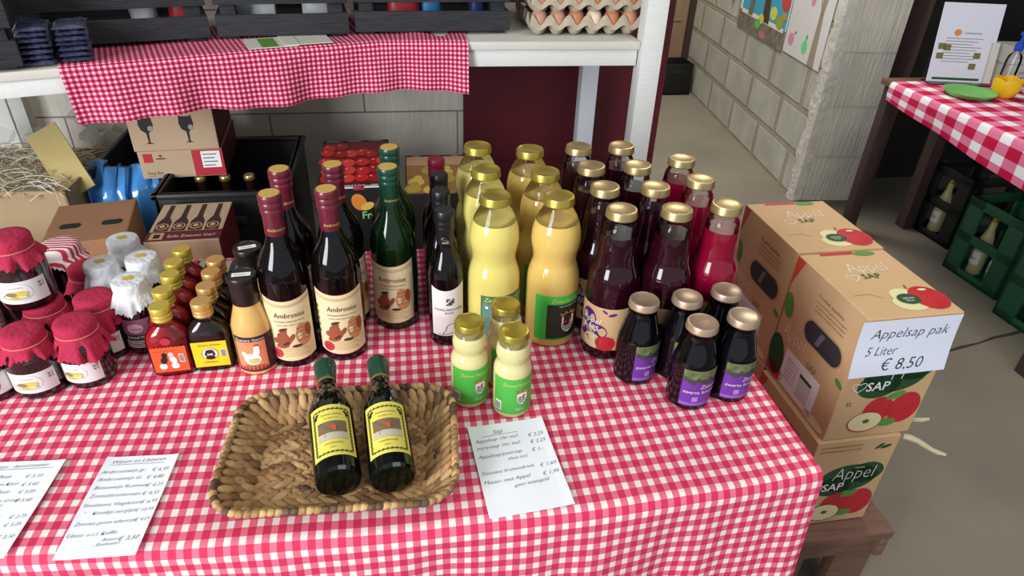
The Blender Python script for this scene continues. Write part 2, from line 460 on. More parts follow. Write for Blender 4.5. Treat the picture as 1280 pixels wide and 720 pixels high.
# path: back hang, top, front fold, front drop
path = [(TY1+.012, TZ-.25, 0)]+[(TY1+.012, TZ-.01, 0)]
path += [(TY1-(TY1-TY0-0.012)*i/26, TZ, 0) for i in range(27)]
for a in (20, 45, 70): path.append((TY0+.012-.014*math.sin(R(a)), TZ-.014+.014*math.cos(R(a)), 0))
path += [(TY0-.004, TZ-.016-(TZ-.10)*i/36, i/36) for i in range(37)]
s = 0; prev = None
for (y, z, d) in path:
    if prev: s += math.hypot(y-prev[0], z-prev[1])
    prev = (y, z)
    row, ur = [], []
    for x in xs:
        fr = max(0, min(1, (TY1-y)/(TY1-TY0)))
        yy = y+bulge(x)*fr**2
        wave = (math.sin(x*17+1.2)+0.55*math.sin(x*39+.4)+.3*math.sin(x*71))*0.017*d**0.8
        yy += wave-0.01*d
        zz = z+(0.0012*math.sin(x*23+y*9)*math.sin(y*31) if d == 0 and y < TY1 else 0)
        row.append((x+0.008*d*math.sin(z*9+x*5), yy, zz)); ur.append((x/CU+.3, s/CV))
    rows.append(row); uvr.append(ur)
mb.grid(rows, CLOTH, uvs=uvr)
# right-hand hang
rows, uvr = [], []
for i in range(14):
    row, ur = [], []
    for j in range(27):
        y = TY1-(TY1-TY0-0.012)*j/26+bulge(TX1)*((j/26)**2)
        z = TZ-0.0-0.03*i
        row.append((TX1+(0 if i == 0 else .004+.010*math.sin(y*22)*i/14), y, z)); ur.append((TX1/CU+.3+.03*i/CU, (TY1-y)/CV))
    rows.append(row); uvr.append(ur)
mb.grid(rows, CLOTH, uvs=uvr)
o = mb.build('tablecloth', angle=60)
tag(o, 'red and white gingham tablecloth spread under all the bottles and jars', 'tablecloth')

# ------------------------------------------------------------------ bottle makers
def lid(mb, r, z0, h, M):
    mb.lathe([(r*.93, z0), (r, z0+.001), (r*1.03, z0+.002), (r*1.03, z0+.004), (r, z0+.006), (r, z0+h-.003), (r*.95, z0+h-.0005), (r*.86, z0+h), (r*.78, z0+h-.0012), (0.0001, z0+h-.0012)], M, 36)
def prof_r(prof):
    def f(z):
        for (r0, z0), (r1, z1) in zip(prof, prof[1:]):
            if z0 <= z <= z1 and z1 > z0: return r0+(r1-r0)*(z-z0)/(z1-z0)
        return prof[-1][0]
    return f
def smooth_prof(pts, n=4):
    """Catmull-Rom through profile points"""
    out = []
    for i in range(len(pts)-1):
        p0 = pts[max(i-1, 0)]; p1 = pts[i]; p2 = pts[i+1]; p3 = pts[min(i+2, len(pts)-1)]
        for k in range(n):
            t = k/n
            out.append(tuple(0.5*((2*p1[a])+(-p0[a]+p2[a])*t+(2*p0[a]-5*p1[a]+4*p2[a]-p3[a])*t*t+(-p0[a]+3*p1[a]-3*p2[a]+p3[a])*t**3) for a in (0, 1)))
    out.append(pts[-1]); return out
BIG = [(.0430, .0), (.0475, .004), (.0485, .012)]+smooth_prof([(.0485, .012), (.0488, .06), (.0488, .120), (.0475, .142), (.0425, .160), (.0395, .172), (.0405, .186), (.0440, .204), (.0445, .218), (.0420, .236), (.0350, .256), (.0275, .270), (.0245, .276), (.0240, .284)])
def juice_mats(k):
    return {'pear': mat('pear_juice', (218, 202, 112), 0.07, sub=0.1, noise=.05, nscale=10), 'apple': mat('apple_juice', (214, 180, 98), 0.07, sub=0.1, noise=.06, nscale=10),
            'small': mat('small_pear_juice', (220, 208, 148), 0.07, sub=0.1, noise=.05, nscale=12), 'purple': mat('purple_juice', (36, 5, 17), 0.06, spec=.5), 'plum': mat('plum_juice', (40, 5, 18), 0.06, spec=.5),
            'red': mat('red_juice', (122, 8, 40), 0.06, spec=.5)}[k]
def split_fill(prof, level):
    """(wetted profile up to the liquid's level, clear profile above it)"""
    r = prof_r(prof)(level)
    wet = [(.0001, .0)]+[p_ for p_ in prof if p_[1] < level]+[(r, level), (.0001, level)]
    dry = [(r, level)]+[p_ for p_ in prof if p_[1] > level]
    return wet, dry
def open_lathe(mb, prof, M, seg=40):
    rows = [[(r*math.cos(2*PI*j/seg), r*math.sin(2*PI*j/seg), z) for j in range(seg)] for r, z in prof]
    mb.grid(rows, M, closed=True)
def crest(A, cx, cy, s):
    """shield with a crown, hearts field and wavy bands"""
    A.poly([(cx-.5*s, cy+.55*s), (cx+.5*s, cy+.55*s), (cx+.5*s, cy-.25*s), (cx+.3*s, cy-.6*s), (cx, cy-.78*s), (cx-.3*s, cy-.6*s), (cx-.5*s, cy-.25*s)], WHITEPRINT, 5)
    A.poly([(cx-.55*s, cy+.6*s), (cx-.65*s, cy+.95*s), (cx-.38*s, cy+.78*s), (cx-.2*s, cy+1.05*s), (cx, cy+.8*s), (cx+.2*s, cy+1.05*s), (cx+.38*s, cy+.78*s), (cx+.65*s, cy+.95*s), (cx+.55*s, cy+.6*s)], mat('crown_print', (196, 140, 60), .6), 5)
    for dx, dy in ((-.22, .12), (.12, .12), (.2, .32)): A.ell(cx+dx*s, cy+dy*s, .13*s, .13*s, REDPRINT, 6, 10)
    for k in range(3):
        y0 = cy-.12*s-.19*k*s; wd = (.46, .42, .3)[k]*s
        A.line([(cx-wd+2*wd*i/8, y0+.035*s*math.sin(i*1.6)) for i in range(9)], .075*s, mat('navy_print', (38, 30, 60), .6), 6)
GREENLABEL = mat('bright_green_label', (60, 190, 70), .55)
DULLGREEN = mat('muted_green_label', (64, 110, 74), .55)
DARKPHOTO = mat('dark_label_photo', (34, 44, 32), .55, noise=.4, nscale=60)
def big_juice(kind, loc, label, group, facing=0.0):
    t = thing('juice_bottle', loc, label, 'bottle', group)
    wet, dry = split_fill(BIG, .248)
    mb = MB(); open_lathe(mb, dry, GLASS); mb.build('glass_neck', t)
    mb = MB(); mb.lathe(wet, juice_mats(kind)); mb.build('filled_body', t)
    mb = MB(); lid(mb, .0275, .279, .016, GOLD); mb.build('screw_lid', t)
    mb = MB(); A = Art(mb, wrap_map(.0490, -PI/2+facing, .018), .004)
    if kind == 'apple':
        A.rect(-.042, 0, .062, .098, GREENLABEL, 1); A.rect(-.018, .004, .060, .080, DARKPHOTO, 2)
        A.text('Zeeuws Appelsap', -.012, .084, .0125, mat('yellow_print', (214, 214, 110), .6), 3, .25)
        A.text('naar de natuur geperst', .004, .0745, .005, WHITEPRINT, 3)
        crest(A, .024, .037, .027)
    else:
        A.rect(-.030, 0, .066, .098, GREENLABEL if kind == 'apple' else DULLGREEN, 1); A.rect(-.026, .003, .064, .084, mat('bluish_green_photo', (88, 134, 116), .55, noise=.2, nscale=50), 2)
        A.text('Zeeuws Perensap', -.024, .086, .0125, mat('yellow_print', (214, 214, 110), .6), 3, .25)
        A.text('naar de natuur geperst', -.006, .0765, .005, WHITEPRINT, 3)
        crest(A, .024, .037, .027); A.ell(-.018, .074, .003, .003, WHITEPRINT, 4, 10)
    mb.build('label', t)
    return t

MED = [(.0400, .0), (.0445, .004), (.0458, .012)]+smooth_prof([(.0458, .012), (.0460, .06), (.0460, .140), (.0455, .156), (.0432, .171), (.0388, .184), (.0358, .196), (.0342, .214), (.0322, .234), (.0298, .250), (.0290, .257), (.0268, .264), (.0245, .268), (.0240, .280)])
PURPLE = mat('purple_print', (72, 24, 118), .6)
KLABEL = mat('kraft_label', (206, 168, 124), .7)
def splash_label(A, kind):
    A.rect(-.070, 0, .070, .090, KLABEL, 1)
    if kind == 'purple':
        for c in ((-.036, .062, .017, .019), (-.016, .038, .020, .016), (-.042, .038, .02, .02)): A.ell(*c, PURPLE, 2)
        A.text('Appel', -.050, .054, .017, WHITEPRINT, 4, .2); A.text('& BES', -.046, .040, .014, WHITEPRINT, 4, 0, .02)
        A.ell(-.024, .016, .018, .016, APPLEFLESH, 3); A.ell(.002, .015, .018, .016, APPLERED, 4); A.rect(-.012, .001, .016, .028, APPLERED, 3)
        A.ell(-.004, .083, .006, .002, PURPLE, 3, 12, -.6); A.ell(.010, .078, .008, .003, PURPLE, 3, 12, .3)
    elif kind == 'plum':
        A.rect(-.03, .012, .05, .058, BLACKPRINT, 2)
        for k in range(4): A.text('ongefilterd sap van de boomgaard', -.045, .081-.0065*k, .0045, BROWNINK, 3)
        A.text('SAP', -.012, .030, .022, WHITEPRINT, 3, .15, -.02); A.ell(-.035, .03, .018, .02, REDPRINT, 2)
    else:
        for k in range(4): A.text('ongefilterd sap van de boomgaard', -.05, .081-.0065*k, .0045, BROWNINK, 3)
        A.ell(.002, .04, .020, .022, REDPRINT, 2); A.text('SAP', -.045, .034, .018, GREENPRINT, 3)
BROWNINK = mat('brown_ink', (120, 76, 46), .7)
def med_juice(kind, loc, label, group, facing=-.38):
    t = thing('juice_bottle', loc, label, 'bottle', group)
    wet, dry = split_fill(MED, .246)
    mb = MB(); open_lathe(mb, dry, GLASS); mb.build('glass_neck', t)
    mb = MB(); mb.lathe(wet, juice_mats(kind)); mb.build('filled_body', t)
    mb = MB(); lid(mb, .0265, .276, .016, BRASS); mb.build('screw_lid', t)
    mb = MB(); A = Art(mb, wrap_map(.0464, -PI/2+facing, .026), .004); splash_label(A, kind); mb.build('label', t)
    return t

SMALL = [(.0270, .0), (.0300, .003), (.0310, .008)]+smooth_prof([(.0310, .008), (.0312, .04), (.0312, .082), (.0300, .093), (.0265, .102), (.0252, .107), (.0268, .114), (.0278, .122), (.0262, .132), (.0225, .140), (.0215, .144), (.0210, .150)])
def small_juice(loc, label, group, facing=.1):
    t = thing('juice_bottle', loc, label, 'bottle', group)
    wet, dry = split_fill(SMALL, .137)
    mb = MB(); open_lathe(mb, dry, GLASS); mb.build('glass_neck', t)
    mb = MB(); mb.lathe(wet, juice_mats('small'), 36); mb.build('filled_body', t)
    mb = MB(); lid(mb, .0240, .147, .014, GOLD); mb.build('screw_lid', t)
    mb = MB(); A = Art(mb, wrap_map(.0314, -PI/2+facing, .014), .004)
    A.rect(-.040, -.003, .046, .070, mat('fresh_green_label', (76, 176, 66), .55), 1)
    A.text('Zeeuws Perensap', -.022, .056, .009, mat('yellow_print', (214, 214, 110), .6), 3, .25, width=.05)
    crest(A, .010, .031, .017); A.rect(-.036, .002, -.024, .022, WHITEPRINT, 2)
    for k in range(6): A.rect(-.0345+.0016*k, .004, -.0338+.0016*k, .019, BLACKPRINT, 3)
    A.text('250 ml', .0, .006, .005, WHITEPRINT, 3)
    mb.build('label', t); return t

BRAM = [(.0320, .0), (.0360, .003), (.0368, .009)]+smooth_prof([(.0368, .009), (.0370, .04), (.0368, .078), (.0345, .094), (.0290, .115), (.0250, .132), (.0240, .142), (.0245, .146), (.0235, .150)])
VIOLET = mat('violet_label', (104, 48, 150), .5)
def bram(loc, label, group, facing=.12):
    t = thing('drink_bottle', loc, label, 'bottle', group)
    wet, dry = split_fill(BRAM, .140)
    mb = MB(); open_lathe(mb, dry, GLASS); mb.build('glass_neck', t)
    mb = MB(); mb.lathe(wet, mat('blackberry_drink', (10, 7, 12), .05, spec=.5), 36); mb.build('filled_body', t)
    mb = MB(); lid(mb, .0260, .147, .014, COPPER); mb.build('screw_lid', t)
    mb = MB(); A = Art(mb, wrap_map(.0372, -PI/2+facing, .012), .004)
    A.rect(-.033, 0, .033, .075, VIOLET, 1); A.rect(-.033, .057, .033, .075, mat('leaf_photo', (96, 108, 66), .6, noise=.5, nscale=90), 2)
    for k in range(9): A.ell(-.028+.007*k, .056-.003*(k % 3), .004, .005, mat('dark_leaf_print', (58, 66, 44), .6), 3, 8)
    A.text('Zeeuwse', -.002, .038, .0115, mat('pale_pink_print', (232, 206, 214), .6), 4, .2); A.text('zwarte bramen', -.029, .0275, .0095, mat('pale_pink_print', (0, 0, 0)), 4, .15, width=.061)
    A.rect(-.012, .010, -.002, .020, mat('lilac_print', (168, 120, 196), .6), 2)
    for k in range(3): A.text('sap van eigen teelt', .002, .018-.004*k, .003, mat('lilac_print', (0, 0, 0)), 3)
    A.rect(-.032, .002, .032, .0075, mat('light_violet_band', (136, 92, 172), .6), 2)
    mb.build('label', t); return t

AMB = [(.0370, .0), (.0410, .003), (.0418, .010)]+smooth_prof([(.0418, .010), (.0420, .08), (.0420, .165), (.0410, .182), (.0370, .203), (.0290, .220), (.0205, .236), (.0170, .250), (.0160, .262), (.0155, .320)])
CREAM = mat('cream_label', (226, 206, 162), .6, noise=.08, nscale=25)
MAROON = mat('maroon_foil', (104, 26, 46), .35, coat=.3)
def amb_label(A, green=False):
    wd, h = (.046, .125)
    A.rect(-wd-.001, -.001, wd+.001, h+.001, mat('label_edge_red', (140, 40, 44), .6), 1, top=lambda t: .010*(abs(2*t-1)**2), bot=lambda t: .006*(abs(2*t-1)**2))
    A.rect(-wd, .0, wd, h, CREAM, 2, top=lambda t: .010*(abs(2*t-1)**2), bot=lambda t: .006*(abs(2*t-1)**2))
    A.rect(-wd, h-.012, wd, h-.006, mat('label_scroll', (198, 176, 134), .6), 3, top=lambda t: .010*(abs(2*t-1)**2), bot=lambda t: .010*(abs(2*t-1)**2))
    DK = mat('dark_brown_print', (84, 40, 28), .6); RB = mat('red_brown_print', (150, 76, 48), .6)
    A.text('Ambrosius', -.022, h-.033, .0145, DK, 4, .12, width=.052)
    A.text('Honing-kruidenwijn Rood', -.022, h-.042, .0048, DK, 4, width=.050); A.text('zoete wijn met honing', -.020, h-.049, .004, DK, 4, width=.042)
    # kneeling beekeeper beside a straw hive
    for e in ((-.010, .064, .006, .007, .4), (-.012, .052, .010, .011, .3), (-.020, .044, .010, .007, 0), (-.004, .044, .006, .008, -.3), (-.014, .034, .012, .006, .2), (.003, .050, .004, .009, -.5)): A.ell(*e[:4], RB, 4, 14, e[4])
    for e in ((-.010, .068, .008, .003, .3), (-.008, .038, .007, .003, .6), (.010, .032, .009, .003, 0)): A.ell(*e[:4], DK, 5, 12, e[4])
    for e in ((.024, .052, .014, .022), (.022, .066, .010, .010)): A.ell(*e, mat('straw_hive_print', (198, 134, 84), .6), 3, 20)
    for k in range(4): A.line([(.012+.024*i/6, .042+.008*k+.003*math.sin(i*.5)) for i in range(7)], .001, RB, 5)
    A.ell(.033, .060, .006, .014, RB, 4, 12)
    for k in range(6): A.rect(-.030+.003*(k % 2), .010+.0035*k, .031-.004*(k % 3), .0112+.0035*k, mat('label_rule', (196, 160, 104), .6), 3)
    if not green:
        A.ell(-.027, .016, .0105, .0105, REDPRINT, 5, 20); A.ring(-.027, .016, .0085, .0085, .001, mat('seal_ring', (214, 90, 90), .5), 6)
    else: A.rect(wd-.005, .004, wd-.001, h-.02, mat('label_scroll', (0, 0, 0)), 3)
    for k in range(5): A.ell(-wd+.003, .045+.013*k, .002, .005, mat('olive_print', (120, 110, 60), .6), 3, 8)
def wine(kind, loc, label, group, facing=0.0):
    red = kind == 'maroon'
    t = thing('wine_bottle', loc, label, 'bottle', group)
    mb = MB(); mb.lathe(AMB, DARKWINE if red else GREENGLASS, 44); mb.build('glass', t)
    FO = MAROON if red else mat('green_foil', (16, 66, 50), .35, coat=.3)
    mb = MB()
    mb.lathe([(.0166, .252), (.0172, .254), (.0168, .285), (.0185, .292), (.0188, .296), (.0178, .299), (.0190, .302), (.0190, .307), (.0180, .310), (.0191, .313), (.0191, .320), (.0180, .3225), (.0001, .3225)], FO, 36)
    A = Art(mb, wrap_map(.0173, -PI/2+.35, .262), .003); A.text('Ambrosius', -.016, 0, .0085, mat('gold_print', (206, 172, 96), .4), 2, .15, width=.03)
    mb.build('foil_capsule', t)
    mb = MB(); mb.lathe([(.0160, .3226), (.0160, .3236), (.0001, .3236)], mat('cork_gold_disc', (198, 158, 72), .4), 28); mb.build('cap_disc', t)
    mb = MB(); A = Art(mb, wrap_map(.0422, -PI/2+facing, .018), .004); amb_label(A, not red); mb.build('label', t)
    return t

SLIM = [(.0280, .0), (.0320, .003), (.0328, .009)]+smooth_prof([(.0328, .009), (.0330, .06), (.0330, .135), (.0320, .150), (.0270, .170), (.0195, .186), (.0155, .200), (.0145, .212), (.0140, .268)])
def slim(loc, label, group, red=False):
    t = thing('wine_bottle', loc, label, 'bottle', group)
    mb = MB(); mb.lathe(SLIM, DARKWINE, 36); mb.build('glass', t)
    FO = mat('crimson_foil', (124, 16, 44), .4) if red else mat('black_foil', (22, 22, 26), .35)
    mb = MB(); mb.lathe([(.0152, .208), (.0156, .210), (.0156, .232), (.0168, .236), (.0170, .240), (.0162, .243), (.0172, .246), (.0172, .250), (.0163, .253), (.0172, .256), (.0172, .268), (.0160, .2705), (.0001, .2705)], FO, 32)
    A = Art(mb, wrap_map(.0157, -PI/2, .216), .002)
    A.line([(-.008+.012*i/12+.004*math.sin(i*.9), .004+.004*math.sin(i*.55)) for i in range(13)], .0008, COPPER, 2); A.text('ROOD', -.006, -.004, .004, WHITEPRINT, 2)
    mb.build('foil_capsule', t)
    mb = MB(); A = Art(mb, wrap_map(.0332, -PI/2+.05, .026), .003)
    A.rect(-.033, 0, .033, .096, mat('white_wine_label', (226, 218, 212), .6), 1, top=lambda t_: .010*(2*t_-1)**2+.006*t_)
    for i in range(4):
        for j in range(4):
            if (i*3+j*5) % 4 != 1: A.rect(-.004+.0036*i, .068+.0036*j, -.0009+.0036*i, .0711+.0036*j, BLACKPRINT, 3)
    A.text('YOUNG BROUWERIJ', -.027, .056, .0066, INK, 3, width=.054); A.text('ROOD', -.007, .049, .006, INK, 3, width=.016)
    for k in range(3): A.rect(-.026, .041-.004*k, .022, .0414-.004*k, mat('faint_rule', (170, 162, 158), .6), 2)
    A.line([(-.013+.0, .002+.0)]+[(.006+.011*math.cos(x_), .016+.011*math.sin(x_)) for x_ in [PI*1.05-i*.30 for i in range(17)]]+[(.004, .006), (-.006, .0035), (-.02, .004)], .0012, INK, 3)
    mb.build('label', t)
    return t

# ------------------------------------------------------------------ juice bottles
yl = [('pear', .152, 1.052, 'tall pear juice bottle with dull green label, front of the left yellow row'),
      ('pear', .150, 1.168, 'tall yellow juice bottle, middle of the left yellow row'),
      ('pear', .148, 1.290, 'tall yellow juice bottle, rearmost of the left yellow row'),
      ('apple', .262, 1.040, 'tall apple juice bottle with bright green crest label, front of its row'),
      ('apple', .259, 1.148, 'tall golden juice bottle, middle of the right yellow row'),
      ('apple', .251, 1.263, 'tall golden juice bottle, rearmost of the right yellow row')]
protos = {}
for k, x, y, lb in yl:
    if k in protos: dup(protos[k], (x, y, TZ), lb)
    else: protos[k] = big_juice(k, (x, y, TZ), lb, 'tall yellow juice bottles')
where = ['front', 'second from the front', 'third from the front', 'rearmost']
for k, x, ys, nm in (('purple', (.359, .356, .356, .356), (.985, 1.079, 1.177, 1.280), 'dark purple juice bottle, {} of the row beside the yellow juices'),
                     ('plum', (.454, .449, .448, .447), (.977, 1.073, 1.174, 1.279), 'dark plum juice bottle, {} of the middle row of gold lids'),
                     ('red', (.549, .546, .548), (.988, 1.098, 1.201), 'bright red juice bottle, {} of the row beside the apple boxes')):
    p = None
    for i, (xx, yy) in enumerate(zip(x, ys)):
        wh = 'rearmost' if k == 'red' and i == 2 else ('middle' if k == 'red' and i == 1 else where[i])
        if p is None: p = med_juice(k, (xx, yy, TZ), nm.format(wh), 'purple and red juice bottles')
        else: dup(p, (xx, yy, TZ), nm.format(wh))
p = small_juice((.089, .872, TZ), 'small cloudy pear juice bottle, left one of the front two', 'small cloudy juice bottles', .15)
dup(p, (.156, .840, TZ), 'small cloudy pear juice bottle nearest the sap price list', -.1)
dup(p, (.154, .915, TZ), 'small cloudy juice bottle standing behind the front two', .2)
p = bram((.464, .828, TZ), 'small blackberry drink bottle, frontmost with full purple label', 'small blackberry drink bottles', .06)
dup(p, (.390, .902, TZ), 'small blackberry drink bottle, leftmost, label turned right', .42)
dup(p, (.468, .904, TZ), 'small blackberry drink bottle in the middle of the back three', .2)
dup(p, (.545, .917, TZ), 'small blackberry drink bottle, rear one by the table edge', .05)
dup(p, (.540, .838, TZ), 'small blackberry drink bottle, front one at the table edge', .08)

# ------------------------------------------------------------------ wine bottles
p = wine('maroon', (-.214, 1.026, TZ), 'maroon topped honey wine bottle, front left, beside the advocaat', 'maroon topped wine bottles', .05)
dup(p, (-.127, 1.036, TZ), 'maroon topped honey wine bottle, front right, full cream label', .0)
dup(p, (-.212, 1.126, TZ), 'maroon topped wine bottle behind the front left one', .2)
dup(p, (-.124, 1.140, TZ), 'maroon topped wine bottle behind the front right one', .3)
p = wine('green', (-.029, 1.122, TZ), 'green wine bottle with gold topped cap and cream label, front one', 'green wine bottles', -.25)
dup(p, (-.026, 1.216, TZ), 'green wine bottle standing behind the other green one', .3)
p = slim((.064, 1.050, TZ), 'slim dark wine bottle with white label, frontmost of its row', 'slim dark wine bottles')
dup(p, (.063, 1.132, TZ), 'slim black capped wine bottle, second from the front', .2)
dup(p, (.065, 1.208, TZ), 'slim black capped wine bottle, third from the front', .3)
slim((.064, 1.285, TZ), 'slim wine bottle with crimson cap, last of the slim row', 'slim dark wine bottles', True)

# ------------------------------------------------------------------ flat liqueur flasks and advocaat
def flask(kind, loc, label, group, rotz=0.0):
    t = thing('liqueur_flask', loc, label, 'bottle', group, rotz)
    def sect(hw, hd, z, n=32, e=3.2):
        row = []
        for i in range(n):
            a = 2*PI*i/n; c, s_ = math.cos(a), math.sin(a)
            k = (abs(c)**e+abs(s_)**e)**(-1/e)
            row.append((hw*k*c, hd*k*s_, z))
        return row
    S = [(.030, .016, 0, 3.2), (.033, .0185, .003, 3.2), (.034, .0195, .01, 3.4), (.034, .0195, .066, 3.4), (.0325, .0185, .076, 3.0), (.026, .0165, .086, 2.5), (.016, .0135, .094, 2.1), (.0118, .0118, .101, 2), (.0112, .0112, .112, 2)]
    mb = MB(); rows = [sect(a, b, z, 32, e) for a, b, z, e in S]
    mb.grid(rows, GLASS, closed=True); mb.add(rows[0], [list(range(32))[::-1]], GLASS); mb.build('glass', t)
    J = mat('red_liqueur', (150, 22, 26), .15) if kind == 'red' else mat('coffee_liqueur', (36, 14, 12), .15)
    mb = MB(); rows = [sect(a-.0015, b-.0015, max(z, .004), 32, e) for a, b, z, e in S[:-2]]
    mb.grid(rows, J, closed=True); mb.add(rows[0], [list(range(32))[::-1]], J); mb.add(rows[-1], [list(range(32))], J); mb.build('liqueur', t)
    M = YGOLD if kind == 'red' else OGOLD
    mb = MB(); mb.lathe([(.0150, .104), (.0158, .105), (.0158, .108), (.0150, .1095), (.0158, .111), (.0158, .114), (.0150, .1155), (.0158, .117), (.0158, .127), (.0148, .129), (.0001, .129)], M, 30); mb.build('screw_cap', t)
    mb = MB(); A = Art(mb, flat_map((0, -.0197, .012), (1, 0, 0), (0, 0, 1)), .05)
    if kind == 'red':
        OR = mat('orange_label', (226, 84, 36), .55)
        n = 30; A.poly([(-.026, 0), (.026, 0)]+[(.027, .048)]+[(.026-.052*i/n, .049+.0012*math.sin(i*1.9)) for i in range(n+1)], OR, 1)
        for sx, M1, M2 in ((-1, BLACKPRINT, WHITEPRINT), (1, WHITEPRINT, WHITEPRINT)):
            A.ell(sx*.005-.002, .034, .004, .005, M1 if sx < 0 else mat('pale_print', (230, 200, 180), .6), 3, 12); A.ell(sx*.007-.002, .024, .005, .008, M1, 3, 12, sx*.3); A.ell(sx*.009-.003, .012, .006, .006, M2, 3, 12)
        A.rect(.014, .018, .022, .034, WHITEPRINT, 2)
        for k in range(5): A.rect(.0148+.0014*k, .019, .0154+.0014*k, .033, BLACKPRINT, 3)
        A.text('Zeeuwse bruiloft', -.020, .041, .0045, BROWNINK, 3); A.text('likeur 20 cl', -.010, .003, .004, BROWNINK, 3)
        A.ell(0, .060, .008, .007, REDPRINT, 1, 18)
    else:
        A.rect(-.026, 0, .028, .050, mat('yellow_label', (228, 200, 28), .55), 1)
        A.ell(.0, .026, .0125, .0115, WHITEPRINT, 2, 24); A.ring(.0, .026, .0125, .0115, .0006, BLACKPRINT, 3)
        A.ell(.0, .025, .005, .006, mat('face_print', (214, 186, 160), .6), 4, 14); A.ell(.0, .031, .0065, .004, BLACKPRINT, 5, 14); A.ell(.0, .0195, .007, .0042, BLACKPRINT, 5, 14)
        A.ell(-.006, .026, .0018, .004, BLACKPRINT, 5, 8); A.ell(.006, .026, .0018, .004, BLACKPRINT, 5, 8)
        A.text('Stoere Zeeuw', -.016, .042, .006, BROWNINK, 3, .1); A.text('koffielikeur', -.012, .008, .005, BROWNINK, 3)
        A.rect(.017, .018, .025, .034, WHITEPRINT, 2)
        for k in range(5): A.rect(.0178+.0014*k, .019, .0184+.0014*k, .033, BLACKPRINT, 3)
    mb.build('label', t)
    t.scale = (1.06, 1.06, 1.06)
    return t
p = flask('red', (-.416, 1.005, TZ), 'red liqueur flask with orange label, front of the gold capped row', 'red liqueur flasks', .06)
for i, (x, y) in enumerate(((-.424, 1.055), (-.425, 1.108), (-.430, 1.152), (-.428, 1.200))):
    dup(p, (x, y, TZ), 'red liqueur flask with gold cap, %s in its row' % ('second', 'third', 'fourth', 'rearmost')[i])
p = flask('coffee', (-.352, 1.012, TZ), 'dark liqueur flask with yellow portrait label, front of its row', 'dark liqueur flasks', .05)
for i, (x, y) in enumerate(((-.354, 1.061), (-.356, 1.110), (-.357, 1.154))):
    dup(p, (x, y, TZ), 'dark liqueur flask with tan gold cap, %s in its row' % ('second', 'third', 'rearmost')[i])
ADV = [(.0290, 0), (.0325, .003), (.0335, .009)]+smooth_prof([(.0335, .009), (.0336, .05), (.0336, .088), (.0322, .100), (.0270, .118), (.0235, .130), (.0215, .140), (.0210, .148)])
def advocaat(loc, label, rot):
    t = thing('advocaat_bottle', loc, label, 'bottle', 'advocaat bottles', rot)
    mb = MB(); mb.lathe(ADV, mat('advocaat_cream', (218, 170, 98), .18, coat=.7), 36); mb.build('bottle_body', t)
    mb = MB(); mb.lathe([(.0225, .138), (.0230, .139), (.0225, .160), (.0235, .178), (.0245, .180), (.0245, .188), (.0235, .190), (.0225, .1895), (.0215, .188), (.0001, .188)], mat('black_cap_plastic', (24, 20, 20), .35), 36); c = mb.build('cap', t)
    mb = MB(); A = Art(mb, flat_map((0, 0, .1885), (1, 0, 0), (0, 1, 0)), .05); A.rect(-.015, -.006, .015, .006, WHITEPRINT, 1); A.text('advocaat', -.011, -.002, .005, INK, 2); mb.build('cap_sticker', c)
    mb = MB(); A = Art(mb, wrap_map(.0338, -PI/2+.05, .010), .003)
    A.rect(-.036, 0, .040, .074, mat('dark_label_band', (52, 34, 34), .55), 1); A.rect(-.032, .005, .020, .064, mat('salmon_label', (232, 140, 94), .55), 2)
    A.text('Zeeuws Genot', -.030, .066, .0065, WHITEPRINT, 3, width=.05)
    A.ell(-.005, .028, .014, .012, WHITEPRINT, 4, 18, -.2); A.ell(.003, .042, .0055, .010, WHITEPRINT, 4, 14, -.2); A.ell(.004, .051, .005, .005, WHITEPRINT, 5, 14); A.ell(.004, .057, .004, .002, REDPRINT, 5, 10); A.poly([(.009, .051), (.013, .049), (.008, .048)], YGOLD, 6)
    A.ell(-.016, .036, .005, .009, WHITEPRINT, 4, 12, .5); A.ell(-.004, .024, .009, .006, mat('hen_wing_print', (200, 192, 120), .6), 5, 14); A.rect(-.020, .011, .012, .0145, mat('olive_print', (120, 110, 60), .6), 3)
    for k in range(8): A.ell(-.030+.0066*k, .008, .003, .003, REDPRINT, 3, 8)
    mb.build('label', t)
    return t
advocaat((-.276, 1.004, TZ), 'yellow advocaat bottle with black cap and hen label, front one', .08)
advocaat((-.282, 1.098, TZ), 'yellow advocaat bottle with black cap, behind the front one', .3)

